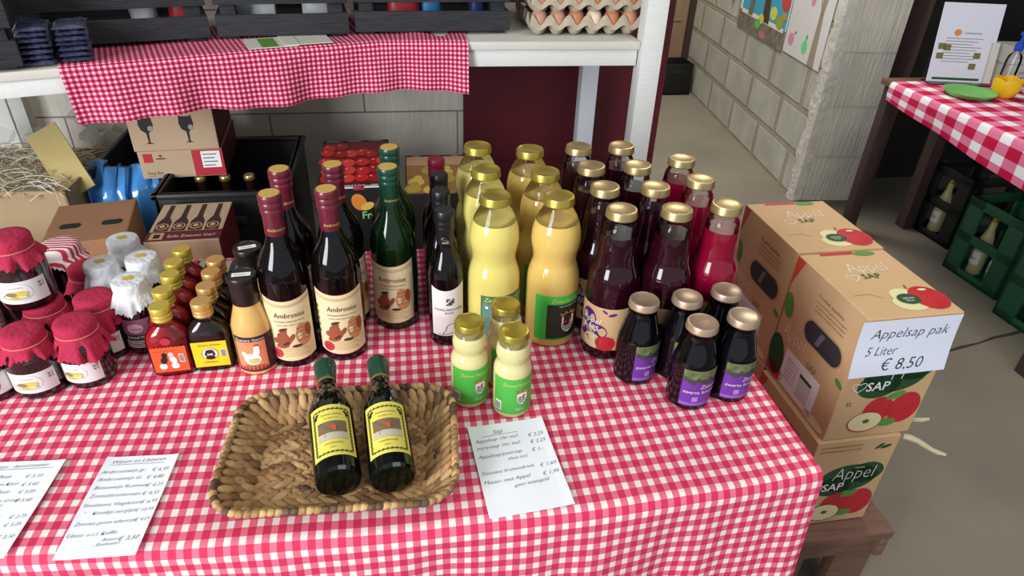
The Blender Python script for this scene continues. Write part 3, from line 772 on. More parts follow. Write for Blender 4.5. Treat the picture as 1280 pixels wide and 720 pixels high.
# ------------------------------------------------------------------ jam jars
REDCLOTH = mat('red_cloth_lid', (170, 26, 62), .85, bump=.3, bscale=160)
JAM = mat('dark_jam', (30, 9, 16), .15, coat=.5, noise=.4, nscale=50)
WLABEL = mat('white_jar_label', (222, 218, 216), .6)
def cloth_top(mb, r, z, h, M, seed, skirt=.5, flare=1.35):
    rnd = random.Random(seed); ph = [rnd.uniform(0, 6) for _ in range(4)]
    prof = [(.0001, z+h), (r*.6, z+h+.0008), (r*.93, z+h-.001), (r*1.0, z+h-.005), (r*1.01, z+h-.016), (r*.985, z+h-.022)]
    n = 6
    for i in range(1, n+1): prof.append((r*(.985+(flare-1)*i/n+.045*min(1, i/2)), z+h-.022-skirt*.036*i/n))
    def wob(a, i):
        k = max(0, i-5)/n
        return 1+k*(.12*abs(math.sin(3*a+ph[0]))+.09*math.sin(11*a+ph[1])+.05*math.sin(17*a+ph[2]))+.006*math.sin(9*a+ph[3])*(i > 2)
    # zig-zag hem
    vs, fs, seg = [], [], 72
    for j in range(seg):
        a = 2*PI*j/seg
        for i, (rr_, zz) in enumerate(prof):
            k = max(0, i-5)/n
            dz = k*(-.006*math.sin(3*a+ph[1])+(.0025 if j % 2 else -.0025)*(i == len(prof)-1))
            vs.append((rr_*wob(a, i)*math.cos(a), rr_*wob(a, i)*math.sin(a), zz+dz))
    m_ = len(prof)
    for j in range(seg):
        for i in range(m_-1):
            a, b = j*m_+i, ((j+1) % seg)*m_+i
            fs.append([a, a+1, b+1, b])
    mb.add(vs, fs, M)
JAR = [(.0330, 0), (.0370, .003), (.0385, .009)]+smooth_prof([(.0385, .009), (.0390, .04), (.0388, .078), (.0365, .090), (.0315, .099), (.0288, .105), (.0285, .116)])
def jam_label(A, kind):
    A.rect(-.040, 0, .044, .042, WLABEL, 1)
    if kind == 'farm':
        A.ring(-.002, .022, .024, .018, .0008, mat('grey_ring_print', (190, 190, 186), .6), 2)
        A.ell(-.004, .014, .019, .006, mat('meadow_print', (176, 168, 90), .6), 3, 18); A.ell(.0, .020, .015, .005, mat('field_print', (206, 184, 70), .6), 4, 16); A.ell(-.008, .019, .008, .004, mat('farmhouse_print', (128, 112, 92), .6), 5, 12)
        A.text('de boerderij', -.010, .030, .004, mat('grey_print', (120, 118, 116), .6), 3)
        for i in range(5):
            for j in range(5):
                if (i*7+j*3+i*j) % 3: A.rect(.030+.002*i, .024+.002*j, .0318+.002*i, .0258+.002*j, mat('grey_print', (0, 0, 0)), 3)
    else:
        A.ring(.0, .020, .019, .019, .0012, mat('dark_grey_print', (60, 58, 58), .6), 2); A.ring(.0, .020, .0155, .0155, .0006, mat('dark_grey_print', (0, 0, 0)), 2)
        A.text('JAM', -.010, .024, .007, mat('dark_grey_print', (0, 0, 0)), 3); A.text('FRUIT', -.012, .016, .008, mat('dark_grey_print', (0, 0, 0)), 3, 0, .02); A.text('eigen oogst', -.010, .010, .0035, mat('dark_grey_print', (0, 0, 0)), 3)
def red_jar(loc, label, seed, facing=0, kind='farm', lab=True, sc=1.0, skirt=.6, flare=1.3):
    t = thing('jam_jar', loc, label, 'jar', 'jam jars with red cloth lids')
    mb = MB(); mb.lathe(JAR, JAM, 36); mb.build('jar', t)
    mb = MB(); cloth_top(mb, .0318, .098, .030, REDCLOTH, seed, skirt, flare+.04); c = mb.build('cloth_cover', t, angle=70)
    mb = MB(); mb.lathe([(.0318, .1058), (.0328, .1064), (.0328, .1074), (.0318, .1080)], mat('rubber_band', (206, 120, 110), .6), 36); mb.build('rubber_band', t)
    if lab:
        mb = MB(); A = Art(mb, wrap_map(.0392, -PI/2+facing, .018), .004); jam_label(A, kind); mb.build('label', t)
    t.scale = (sc, sc, sc*.93)
    return t
red_jar((-.552, 1.003, TZ), 'red lidded jam jar with long cloth skirt, front right of the jars', 5, -.25, skirt=1.1, flare=1.25)
red_jar((-.624, .985, TZ), 'red lidded jam jar with farm label, centre of the front row', 9, .0, flare=1.15)
red_jar((-.697, .980, TZ), 'red lidded jam jar with round black stamp label, front left', 4, .35, 'stamp')
red_jar((-.548, 1.078, TZ), 'red lidded jam jar directly behind the front right one', 6, -.1, skirt=.9)
red_jar((-.628, 1.075, TZ), 'red lidded jam jar carrying another jar on its lid', 8, .1, flare=1.12)
red_jar((-.596, 1.185, TZ), 'red lidded jam jar behind the stacked one, beside white paper lids', 11, 0, flare=1.2)
red_jar((-.640, 1.072, TZ+.1195), 'largest red lidded jam jar, stacked on top of another jar', 12, .12, sc=1.05, flare=1.22)
red_jar((-.79, 1.03, TZ), 'red lidded jam jar half cut off at the left picture edge', 14, .1, flare=1.4)
# jar with a dark lid, and one with a striped cover
t = thing('jam_jar', (-.722, 1.165, TZ), 'dark jam jar with black lid at the far left edge', 'jar', None)
mb = MB(); mb.lathe([(r*1.05, z*1.1) for r, z in JAR], JAM, 36); mb.build('jar', t)
mb = MB(); lid(mb, .036, .118, .018, mat('dark_steel_lid', (40, 40, 44), .3, .6)); mb.build('screw_lid', t)
t = thing('jam_jar', (-.668, 1.262, TZ), 'jam jar with red and white striped cover, behind the stacked jar', 'jar', None)
mb = MB(); mb.lathe(JAR, JAM, 36); mb.build('jar', t)
def stripes(name, c1, c2, sc, axis=0):
    M = bpy.data.materials.new(name); M.use_nodes = True; nt = M.node_tree; p_ = nt.nodes['Principled BSDF']; p_.inputs['Roughness'].default_value = .8
    tc = nt.nodes.new('ShaderNodeTexCoord'); sp = nt.nodes.new('ShaderNodeSeparateXYZ'); nt.links.new(tc.outputs['Object'], sp.inputs[0])
    a = nt.nodes.new('ShaderNodeMath'); a.operation = 'MULTIPLY'; a.inputs[1].default_value = sc; nt.links.new(sp.outputs[axis], a.inputs[0])
    f = nt.nodes.new('ShaderNodeMath'); f.operation = 'FRACT'; nt.links.new(a.outputs[0], f.inputs[0])
    g = nt.nodes.new('ShaderNodeMath'); g.operation = 'GREATER_THAN'; g.inputs[1].default_value = .5; nt.links.new(f.outputs[0], g.inputs[0])
    mx = nt.nodes.new('ShaderNodeMix'); mx.data_type = 'RGBA'; nt.links.new(g.outputs[0], mx.inputs['Factor'])
    mx.inputs['A'].default_value = (*lin(c1), 1); mx.inputs['B'].default_value = (*lin(c2), 1)
    nt.links.new(mx.outputs['Result'], p_.inputs['Base Color']); return M
mb = MB(); cloth_top(mb, .0350, .098, .030, stripes('striped_cover', (226, 214, 210), (186, 40, 60), 110, 1), 21, .4, 1.15); mb.build('cloth_cover', t, angle=70)
# jars under pleated white paper
WPAPER = mat('crumpled_white_paper', (214, 214, 216), .8, bump=.5, bscale=70)
WJAR = [(.0290, 0), (.0315, .003), (.0325, .009)]+smooth_prof([(.0325, .009), (.0328, .05), (.0322, .084), (.0285, .098), (.0240, .108), (.0235, .122)])
def white_jar(loc, label, seed, lab=False, rot=0):
    t = thing('syrup_jar', loc, label, 'jar', 'jars with white paper lids', rot)
    mb = MB(); mb.lathe(WJAR, JAM, 36); mb.build('jar', t)
    mb = MB(); cloth_top(mb, .0285, .108, .034, WPAPER, seed, .75, 1.22); c = mb.build('paper_cover', t, angle=50)
    mb = MB(); A = Art(mb, flat_map((0, 0, .1432), (1, 0, 0), (0, 1, 0)), .05)
    A.ell(0, 0, .010, .007, mat('yellow_stamp', (206, 170, 60), .7), 1, 7); A.ell(.002, .003, .003, .006, mat('yellow_stamp', (0, 0, 0)), 2, 8, .6); mb.build('lid_stamp', c)
    mb = MB(); A = Art(mb, wrap_map(.0330, -PI/2, .014), .004)
    A.rect(-.036, 0, .038, .062, mat('mauve_label', (150, 92, 118), .6), 1); A.rect(-.036, 0, .038, .030, BLACKPRINT, 2)
    A.ell(-.004, .044, .013, .010, mat('pale_mauve', (214, 186, 196), .6), 3, 18); A.text('siroop', -.011, .041, .007, INK, 4)
    A.text('ZWARTE BES', -.022, .022, .008, WHITEPRINT, 4, width=.044)
    for k in range(4): A.rect(-.026, .003+.0042*k, .026, .005+.0042*k, WHITEPRINT, 3)
    mb.build('label', t); return t
white_jar((-.487, 1.088, TZ), 'white paper lidded jar with mauve label, front of the four', 31, rot=.12)
white_jar((-.489, 1.168, TZ), 'white paper lidded jar directly behind the front white one', 32)
white_jar((-.555, 1.155, TZ), 'white paper lidded jar squeezed between red lids, left one', 33)
white_jar((-.545, 1.245, TZ), 'white paper lidded jar, rearmost, in front of the brown carton', 34)

# ------------------------------------------------------------------ woven tray with two bottles
BX0, BX1, BY0, BY1 = -.278, .052, .622, .862
STRAW = [mat('water_hyacinth_%s' % n, c, .7, noise=.25, nscale=40, bump=.4, bscale=150) for n, c in (('tan', (164, 124, 80)), ('pale', (190, 152, 102)), ('brown', (128, 92, 58)), ('dark', (92, 68, 46)))]
t = thing('woven_tray', ((BX0+BX1)/2, (BY0+BY1)/2, TZ+.002), 'brown woven water hyacinth tray holding two lying bottles', 'tray', None, R(-3))
HW, HD, HH = (BX1-BX0)/2, (BY1-BY0)/2, .046
def rrect(hw, hd, r, n=9):
    out = []
    for cx, cy, a0 in ((hw-r, hd-r, 0), (-hw+r, hd-r, 90), (-hw+r, -hd+r, 180), (hw-r, -hd+r, 270)):
        for i in range(n): a = R(a0+90*i/(n-1)); out.append((cx+r*math.cos(a), cy+r*math.sin(a)))
    return out
def along(pts, step):
    P = [Vector((x, y, 0)) for x, y in pts]; P.append(P[0]); L_ = [0]
    for a, b in zip(P, P[1:]): L_.append(L_[-1]+(b-a).length)
    n = int(L_[-1]/step); out = []
    for k in range(n):
        d = L_[-1]*k/n
        i = max(j for j in range(len(L_)-1) if L_[j] <= d)
        seg_ = (L_[i+1]-L_[i]) or 1e-9; f = (d-L_[i])/seg_
        p_ = P[i].lerp(P[i+1], f); tg = (P[i+1]-P[i]).normalized(); out.append((p_, tg))
    return out
def strand(mb, c, d, up, ln, wd, th, M):
    d = Vector(d).normalized(); up = Vector(up); s_ = up.cross(d).normalized(); up = d.cross(s_)
    mt = Matrix(((d.x*ln, s_.x*wd, up.x*th, c[0]), (d.y*ln, s_.y*wd, up.y*th, c[1]), (d.z*ln, s_.z*wd, up.z*th, c[2]), (0, 0, 0, 1)))
    mb.ellipsoid(mt, M, 7, 5)
def pick(rnd, wts=(5, 4, 1.2, .12)): return rnd.choices(STRAW, wts)[0]
rnd = random.Random(2)
mb = MB(); bw, bd = HW-.045, HD-.040
mb.box((-bw-.01, -bd-.01, .001), (bw+.01, bd+.01, .005), STRAW[2])
ny = 7
for j in range(ny):
    y = -bd+(2*bd)*(j+.5)/ny; nx = 15
    for i in range(nx):
        x = -bw-.004+(2*bw+.008)*(i+.5)/nx
        for sd in (-1, 1):
            strand(mb, (x, y+sd*.0054, .0075+rnd.uniform(-.001, .001)), (1, sd*.70+rnd.uniform(-.1, .1), .14), (0, 0, 1), .0195, .0066, .0045, pick(rnd))
mb.build('woven_base', t, angle=80)
mb = MB()
lay = [(.10, .012), (.42, .022), (.72, .033)]
inner = rrect(bw+.004, bd+.004, .022); outer = rrect(HW-.004, HD-.004, .048)
shell = [[(x, y, .002) for x, y in inner], [(x, y, HH-.004) for x, y in outer]]
mb.grid(shell, STRAW[3], closed=True)
for f, z in lay:
    hw, hd, r_ = bw+.004+(HW-bw-.008)*f, bd+.004+(HD-bd-.008)*f, .022+.026*f
    for p_, tg in along(rrect(hw, hd, r_), .0145):
        nrm = Vector((tg.y, -tg.x, 0)); up = (nrm*-.75+Vector((0, 0, .65)))
        lean = (nrm*.75+Vector((0, 0, .8))).normalized()
        d = lean+tg*rnd.uniform(.15, .55)
        strand(mb, p_+Vector((0, 0, z)), d, up, .0160, .0075, .0048, pick(rnd))
mb.build('woven_side', t, angle=80)
mb = MB(); RIM = rrect(HW, HD, .052)
rp = along(RIM, .010)
for k, (p_, tg) in enumerate(rp):
    nrm = Vector((tg.y, -tg.x, 0))
    M = STRAW[3] if rnd.random() < .22 else pick(rnd, (4, 5, 1, .6))
    strand(mb, p_+Vector((0, 0, HH-.002)), tg+Vector((0, 0, .35))+nrm*.25, Vector((0, 0, 1)), .0088, .0060, .0058, M)
mb.build('rim', t, angle=80)

FL = [(.0001, .003), (.024, .0), (.0300, .0015), (.0322, .007)]+smooth_prof([(.0322, .007), (.0325, .04), (.0325, .118), (.0310, .132), (.0250, .152), (.0180, .166), (.0142, .178), (.0135, .190), (.0132, .228)])
YL = mat('pale_yellow_label', (222, 208, 92), .6)
def lying(base, neck, label, roll):
    base, neck = Vector(base), Vector(neck)
    t = thing('wine_bottle', base, label, 'bottle', 'small wine bottles lying in the woven tray')
    d = (neck-base).normalized(); z_ = d; x_ = Vector((1, 0, 0)); y_ = z_.cross(x_).normalized(); x_ = y_.cross(z_)
    rot = Matrix((x_, y_, z_)).transposed()
    t.rotation_euler = (rot @ Matrix.Rotation(roll, 3, 'Z')).to_euler()
    mb = MB(); mb.lathe(FL, BLACKGREEN, 40); mb.build('glass', t)
    mb = MB(); mb.lathe([(.0142, .188), (.0150, .1885), (.0150, .191), (.0142, .1915)], mat('dull_gold_ring', (150, 128, 70), .4, .5), 30); mb.build('neck_ring', t)
    mb = MB(); mb.lathe([(.0146, .192), (.0152, .193), (.0156, .206), (.0168, .209), (.0172, .213), (.0168, .217), (.0176, .219), (.0176, .229), (.0165, .2315), (.0001, .2315)], mat('bottle_green_foil', (20, 62, 44), .35, coat=.3), 32); mb.build('foil_capsule', t)
    mb = MB(); mb.lathe([(.0150, .2316), (.0150, .2324), (.0001, .2324)], mat('cork_tan_disc', (150, 112, 70), .5), 24); mb.build('cap_disc', t)
    mb = MB(); A = Art(mb, wrap_map(.0327, -PI/2, .024), .003)
    A.rect(-.033, 0, .033, .092, YL, 1)
    OL = mat('olive_border_print', (70, 72, 34), .6)
    for x0, y0, x1, y1 in ((-.027, .006, -.0258, .084), (.0258, .006, .027, .084), (-.027, .006, .027, .0072), (-.027, .0828, .027, .084)): A.rect(x0, y0, x1, y1, OL, 2)
    for k in range(13):
        y = .010+.0058*k
        for sx in (-1, 1): A.ell(sx*.0264, y, .0018, .0026, OL, 3, 8, sx*.5)
    for k in range(8):
        for y in (.0066, .0834): A.ell(-.022+.0063*k, y, .0026, .0017, OL, 3, 8, .4)
    for sx in (-1, 1): A.ell(sx*.021, .077, .004, .002, BLACKPRINT, 3, 10, sx*-.8); A.ell(sx*.023, .073, .002, .004, BLACKPRINT, 3, 10)
    A.rect(-.021, .028, .021, .061, mat('sepia_picture', (118, 100, 70), .6, noise=.3, nscale=70), 2)
    A.rect(-.021, .028, .021, .040, mat('pale_street_print', (190, 178, 160), .6), 3)
    A.poly([(-.019, .040), (.004, .043), (.006, .052), (-.004, .054), (-.019, .047)], mat('brick_red_print', (176, 76, 44), .6), 4); A.poly([(-.012, .033), (.014, .037), (.016, .042), (-.010, .040)], mat('grey_brown_print', (128, 112, 100), .6), 4)
    A.text('Zeeuwse landwijn', -.015, .072, .005, BROWNINK, 3, width=.03); A.text('uit eigen tuin', -.011, .0655, .004, BROWNINK, 3); A.text('vruchtenwijn', -.013, .020, .005, BROWNINK, 3, width=.026); A.text('0,25 l', -.006, .013, .004, BROWNINK, 3)
    mb.build('label', t); return t
lying((-.113, .664, TZ+.047), (-.144, .878, TZ+.076), 'small bottle with yellow label lying in the tray, left one', .04)
lying((-.039, .660, TZ+.047), (-.060, .874, TZ+.076), 'small bottle with yellow label lying in the tray, right one', .02)

# ------------------------------------------------------------------ handwritten price lists
def sheet(name, quad_px, rows, label, cat='price list', z=TZ+.0035, wd=None, ht=None):
    """quad_px: top-left, top-right, bottom-left in photo pixels give the sheet's place and size on the table"""
    tl, tr, bl = [at(x, y, z) for x, y in quad_px]
    U = (tr-tl).normalized(); W = (tr-tl).length; V = (tl-bl); H = V.length; V = (V-U*V.dot(U)).normalized()
    if wd: tl = tr-U*wd; W = wd
    if ht: H = ht
    mid = tl+U*(W/2)-V*(H/2)
    mb = MB()
    fn0 = flat_map(tl-mid, U, V)
    def fn(u, v, h):
        p_ = fn0(u, v, h); x, y = u/W, -v/H
        p_.z += .0022*max(0, (abs(x-.5)*2)**6)*(.4+.6*(1-y))+.0008*math.sin(y*5+x*3)
        return p_
    A = Art(mb, fn, .01)
    n, k = 14, 10
    top = [[A.P(W*j/k, -H*i/n, 0) for j in range(k+1)] for i in range(n+1)]
    bot = [[Vector((p_.x, p_.y, p_.z-.0008)) for p_ in r_] for r_ in top]
    mb.grid([r_[::-1] for r_ in top], PAPER); mb.grid(bot, PAPER)
    for q in (0, n): mb.grid([top[q], bot[q]], PAPER)
    for q in (0, k): mb.grid([[r_[q] for r_ in top], [r_[q] for r_ in bot]], PAPER)
    for (s_, x, y, sz, al) in rows:
        if s_ == '_': A.line([(x*W, -y*H), (al*W, -(y-.012)*H)], .0006, INK, 2)
        else: A.text(s_, x*W, -y*H, sz, INK, 2, .3, -.012, al, rot=.05)
    o_ = mb.build(name, loc=mid, smooth=False)
    return tag(o_, label, cat)
S9 = .0098
sheet('price_list', ((584, 535), (677, 522), (600, 650)), [
    ('Sap', .30, .125, .012, 'l'), ('_', .16, .145, 0, .62), ('Appelsap 1ltr incl.', .05, .215, S9, 'l'), ('€ 2,25', .95, .205, S9, 'r'), ('perensap 1ltr incl.', .05, .295, S9, 'l'), ('€ 2,25', .95, .285, S9, 'r'),
    ('Appelsap/peersap', .04, .395, S9, 'l'), ('€ 1,-', .88, .380, S9, 'r'), ('klein incl.', .40, .445, .0085, 'l'), ('Zeeuwse bramendrank', .03, .575, .0088, 'l'), ('€ 1,60', .97, .560, S9, 'r'),
    ('Mixen- met Appel', .03, .675, S9, 'l'), ('€ 1,95', .97, .655, S9, 'r'), ('geen statiegeld', .38, .735, .009, 'l')],
    'handwritten juice price list headed Sap, beside the small bottles')
sheet('price_list', ((135, 572), (224, 568), (92, 697)), [
    ('Wijnen en Likeuren', .10, .085, .0095, 'l'), ('_', .10, .10, 0, .84), ('Ambrosiawijn gr.', .04, .195, .0088, 'l'), ('€ 6,95', .95, .175, .009, 'r'), ('Ambrosiawijn kl.', .04, .275, .0088, 'l'), ('€ 4,80', .92, .255, .009, 'r'),
    ('Bessenwijn Rummen', .05, .36, .0085, 'l'), ('€ 4,25', .96, .34, .009, 'r'), ('Zonnebloemenwijn', .05, .445, .0085, 'l'), ('€ 4,35', .96, .425, .009, 'r'), ('Stoethemis Vliegdennis', .03, .535, .0080, 'l'), ('€ 6,95', .98, .51, .0085, 'r'),
    ('"    Kruidige jaarglijd', .08, .61, .0080, 'l'), ('€ 10,95', .98, .59, .008, 'r'), ('Zeeuws genot advocaat', .04, .71, .0082, 'l'), ('€ 4,05', .99, .685, .008, 'r'), ('Likeur o.c.l. Koffie', .02, .815, .0085, 'l'), ('- Bessen', .45, .862, .007, 'l'), ('- Bosbessen', .40, .905, .007, 'l'), ('€ 3,50', .95, .86, .010, 'r')],
    'handwritten price list headed Wijnen en Likeuren, left of the tray')
sheet('price_list', ((0, 578), (83, 575), (-49, 697)), [
    ('Jam - dessertsauzen', .32, .085, .0085, 'l'), ('_', .30, .10, 0, .92), ('Jam flesje', .28, .20, .0085, 'l'), ('€ 3,10', .85, .19, .0085, 'r'), ('Aardbeienjam Klein', .15, .29, .0082, 'l'), ('€ 3,40', .86, .28, .0085, 'r'),
    ('Bessenjam flesje', .20, .37, .0082, 'l'), ('€ 3,05', .88, .36, .0085, 'r'), ('Zeeuwse siroop', .36, .46, .0082, 'l'), ('€ 3,40', .90, .45, .0085, 'r'), ('groot', .50, .50, .0075, 'l'), ('Appelsiroop keukenfles', .10, .63, .0080, 'l'), ('€ 2,75', .96, .62, .0085, 'r'),
    ('Bes flesje', .34, .71, .0082, 'l'), ('€ 3,05', .96, .70, .0085, 'r'), ('Zeeuws', .40, .80, .008, 'l'), ('honing', .46, .84, .008, 'l'), ('€ 3,30', .97, .82, .0085, 'r')],
    'handwritten jam price list at the lower left corner of the table', wd=.130)

# ------------------------------------------------------------------ apple juice boxes on a low stool at the table's end
def apple_box(loc, W, D, H, label, rotz=0):
    t = thing('juice_carton', loc, label, 'box', 'five litre apple juice boxes', rotz)
    mb = MB(); mb.box((0, 0, 0), (W, D, H), KRAFT, bev=.0025)
    # top: writing, heart and apples
    A = Art(mb, flat_map((0, 0, H), (1, 0, 0), (0, 1, 0)), .02)
    A.text('Appel', W*.32, D*.66, .050, WHITEPRINT, 2, .1, -.022, width=W*.46); A.text('SAP', W*.40, D*.55, .026, GREENPRINT, 2, 0, .01)
    hx, hy, hs = W*.30, D*.58, .011
    A.line([(hx+hs*1.3*math.sin(a)**3, hy+hs*(.95*math.cos(a)-.36*math.cos(2*a)-.15*math.cos(3*a))) for a in [2*PI*i/24 for i in range(25)]], .0016, WHITEPRINT, 2)
    A.ell(W*.58, D*.17, .036, .026, APPLEFLESH, 2, 22); A.ell(W*.60, D*.27, .030, .026, APPLEFLESH, 3, 20); A.ell(W*.82, D*.22, .038, .040, APPLERED, 4, 24); A.ell(W*.84, D*.33, .010, .004, APPLEFLESH, 6, 10)
    A.ell(W*.60, D*.22, .024, .018, GREENPRINT, 5, 22); A.line([(W*.70, D*.36), (W*.72, D*.42)], .003, BROWNINK, 4)
    A.text('ZEEUWS', W*.60-.013, D*.22-.001, .0075, WHITEPRINT, 6, width=.026); A.text('FRUIT', W*.60-.009, D*.22-.009, .0065, WHITEPRINT, 6)
    A.rect(W*.22, D-.012, W*.60, D-.001, APPLERED, 2); A.ell(W*.72, D-.012, .026, .010, LEAFGREEN, 2, 16); A.line([(W*.10, D*.32), (W*.26, D*.33), (W*.36, D*.26)], .001, BROWNINK, 2)
    # front (-Y)
    A = Art(mb, flat_map((0, 0, 0), (1, 0, 0), (0, 0, 1)), .02)
    for e in ((W*.55, H*.55, W*.36, H*.16), (W*.75, H*.60, W*.22, H*.12), (W*.40, H*.46, W*.24, H*.11)): A.ell(*e, GREENPRINT, 1, 28)
    A.text('Appel', W*.34, H*.54, .056, WHITEPRINT, 3, .1, -.02, width=W*.52); A.text('SAP', W*.26, H*.42, .032, WHITEPRINT, 3, 0, .012)
    hx, hy, hs = W*.18, H*.46, .012
    A.line([(hx+hs*1.3*math.sin(a)**3, hy+hs*(.95*math.cos(a)-.36*math.cos(2*a)-.15*math.cos(3*a))) for a in [2*PI*i/24 for i in range(25)]], .0018, WHITEPRINT, 3)
    A.text('zeeuws', W*.58, H*.665, .008, WHITEPRINT, 3)
    A.ell(W*.50, H*.24, .034, .036, APPLERED, 2, 22); A.ell(W*.80, H*.24, .036, .042, APPLERED, 3, 22); A.ell(W*.40, H*.14, .040, .028, APPLERED, 4, 22); A.ell(W*.40, H*.145, .038, .026, APPLEFLESH, 5, 22); A.ell(W*.41, H*.15, .008, .006, BROWNINK, 6, 10)
    A.ell(W*.66, H*.12, .022, .011, LEAFGREEN, 4, 14); A.ell(W*.64, H*.36, .022, .009, LEAFGREEN, 4, 14, .3); A.text('5L', W*.10, H*.30, .016, BROWNINK, 2)
    for k in range(2): A.text('zonder toevoegingen geperst van verse appels', W*.06, H*.93-.012*k, .0075, BROWNINK, 2, width=W*.5)
    A.ell(W*.78, H*.90, .012, .004, GREENPRINT, 2, 12, .7); A.ell(W*.86, H*.89, .013, .005, GREENPRINT, 2, 12, .3)
    # left side (-X): u runs from the back to the front
    A = Art(mb, flat_map((0, D, 0), (0, -1, 0), (0, 0, 1)), .02)
    A.text('Troebel appelsap', D*.40, H*.86, .011, BROWNINK, 2, width=D*.36)
    for k in range(3): A.text('vers geperst van appels uit de boomgaard', D*.40, H*.82-.010*k, .006, BROWNINK, 2, width=D*.42)
    A.poly([(0, H-.002), (.030, H-.002), (0, H-.075)], mat('orange_red_print', (206, 70, 44), .6), 2); A.ell(D*.07, H*.62, .018, .030, LEAFGREEN, 2, 16, .3)
    A.text('Appel', D*.10, H*.40, .045, WHITEPRINT, 2, .1, -.022, width=D*.34); A.text('SAP', D*.52, H*.34, .022, mat('olive_print', (120, 110, 60), .6), 2)
    A.ell(D*.94, H*.46, .014, .007, LEAFGREEN, 2, 12, -.4)
    A.rect(D*.22, H*.03, D*.76, H*.33, WHITEPRINT, 2)
    for k in range(6): A.text('voedingswaarde per 100 ml', D*.27, H*.265-.010*k, .006, INK, 3, width=D*.18)
    A.rect(D*.49, H*.07, D*.67, H*.26, mat('pale_table_print', (206, 206, 200), .6), 3); A.rect(D*.49, H*.235, D*.67, H*.26, GREENPRINT, 4)
    A.ell(D*.09, H*.20, .030, .052, GREENPRINT, 2, 18, .2); A.ell(D*.13, H*.07, .036, .018, APPLERED, 2, 16); A.ell(D*.80, H*.045, .040, .012, APPLEFLESH, 2, 16)
    b = mb.build('box', t, smooth=False)
    # hand hole: flat dark shape on the left side, its inner shade painted in
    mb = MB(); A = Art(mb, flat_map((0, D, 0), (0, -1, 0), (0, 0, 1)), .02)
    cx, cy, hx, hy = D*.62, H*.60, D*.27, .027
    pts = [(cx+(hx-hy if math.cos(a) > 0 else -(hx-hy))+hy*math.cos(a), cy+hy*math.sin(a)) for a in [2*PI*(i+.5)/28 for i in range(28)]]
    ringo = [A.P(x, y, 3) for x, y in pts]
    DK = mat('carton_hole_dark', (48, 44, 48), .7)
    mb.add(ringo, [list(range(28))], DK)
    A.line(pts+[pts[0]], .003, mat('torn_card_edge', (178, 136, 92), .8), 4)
    A.poly([(cx-.022, cy-.017), (cx-.008, cy-.017), (cx+.004, cy+.018), (cx-.010, cy+.018)], mat('inner_bag_sheen', (108, 104, 112), .4), 5)  # lighter streak painted as sheen on the inner bag
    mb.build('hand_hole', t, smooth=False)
    return t
apple_box((.838, .904, .520), .204, .245, .312, 'apple juice carton carrying the handwritten price sign, front upper one', R(1.5))
apple_box((.834, 1.158, .520), .208, .245, .312, 'apple juice carton behind the one with the price sign', R(1))
apple_box((.826, .898, .252), .196, .245, .267, 'apple juice carton at the bottom, on the wooden stool in front', R(1))
apple_box((.832, 1.156, .252), .200, .245, .267, 'apple juice carton at the bottom rear, under the back carton', R(1))
# price sign on the front carton
mb = MB(); fn = flat_map((0, 0, 0), (1, .026, 0), (0, 0, 1)); A = Art(mb, fn, .01)
W, H = .212, .125
nx, nyy = 12, 6
def sg(u, v, h): 
    p_ = fn(u, v, h); p_.y -= .012*(max(0, -v)/H)**2; return p_
A = Art(mb, sg, .01)
top = [[A.P(-.012+W*j/nx, -H*i/nyy, 0) for j in range(nx+1)] for i in range(nyy+1)]
bot = [[p_+Vector((0, .0008, 0)) for p_ in r_] for r_ in top]
SIGN = mat('sign_paper', (214, 216, 228), .7)
mb.grid([r_[::-1] for r_ in top], SIGN); mb.grid(bot, SIGN)
for q in (0, nyy): mb.grid([top[q], bot[q]], SIGN)
for q in (0, nx): mb.grid([[r_[q] for r_ in top], [r_[q] for r_ in bot]], SIGN)
MARK = mat('marker_ink', (34, 34, 46), .7)
A.text('Appelsap pak', .012, -.040, .031, MARK, 2, .25, -.012, width=.168); A.text('5 Liter', .010, -.078, .029, MARK, 2, .25, -.012, width=.070); A.text('€ 8,50', .050, -.113, .036, MARK, 2, .2, -.008, width=.095)
o = mb.build('price_sign', loc=(.838, .9000, .829), smooth=False)
tag(o, 'white handwritten sign reading Appelsap pak 5 Liter on front carton', 'sign')
# stool under the cartons
t = thing('wooden_stool', (.93, 1.13, 0), 'low brown wooden stool carrying the apple juice cartons', 'stool')
ST = mat('stool_wood', (116, 84, 68), .7, noise=.2, nscale=5, stretch=(3, 25, 25))
mb = MB()
for k in range(4): mb.box((-.16, -.275+.15*k, .225), (.145, -.275+.15*k+.138, .250), ST, bev=.003)
mb.build('top_board', t)
for x in (-.14, .04):
    for y in (-.25, .27):
        mb = MB(); mb.box((x, y, 0), (x+.10, y+.03, .225), ST, bev=.003); mb.build('leg', t)
mb = MB(); mb.box((.118, -.275, .165), (.14, .31, .225), ST, bev=.002); mb.build('side_rail', t)
mb = MB(); mb.box((-.14, -.262, .165), (.118, -.250, .225), ST, bev=.002); mb.build('front_rail', t)
# straw tufts poking out behind the lower carton
mb = MB()
for k in range(2):
    p0 = Vector((1.035, .96-.05*k, .505-.0*k)); pts = [p0+Vector((.016*i, -.004*i*(k+.3), .004*math.sin(i)-.006*i*k)) for i in range(7)]
    mb.tube(pts, [.006, .007, .006, .006, .005, .005, .003], mat('raffia', (196, 184, 150), .8), 6)
tag(mb.build('raffia_tie'), 'pale raffia ends sticking out behind the lower apple carton', 'raffia')

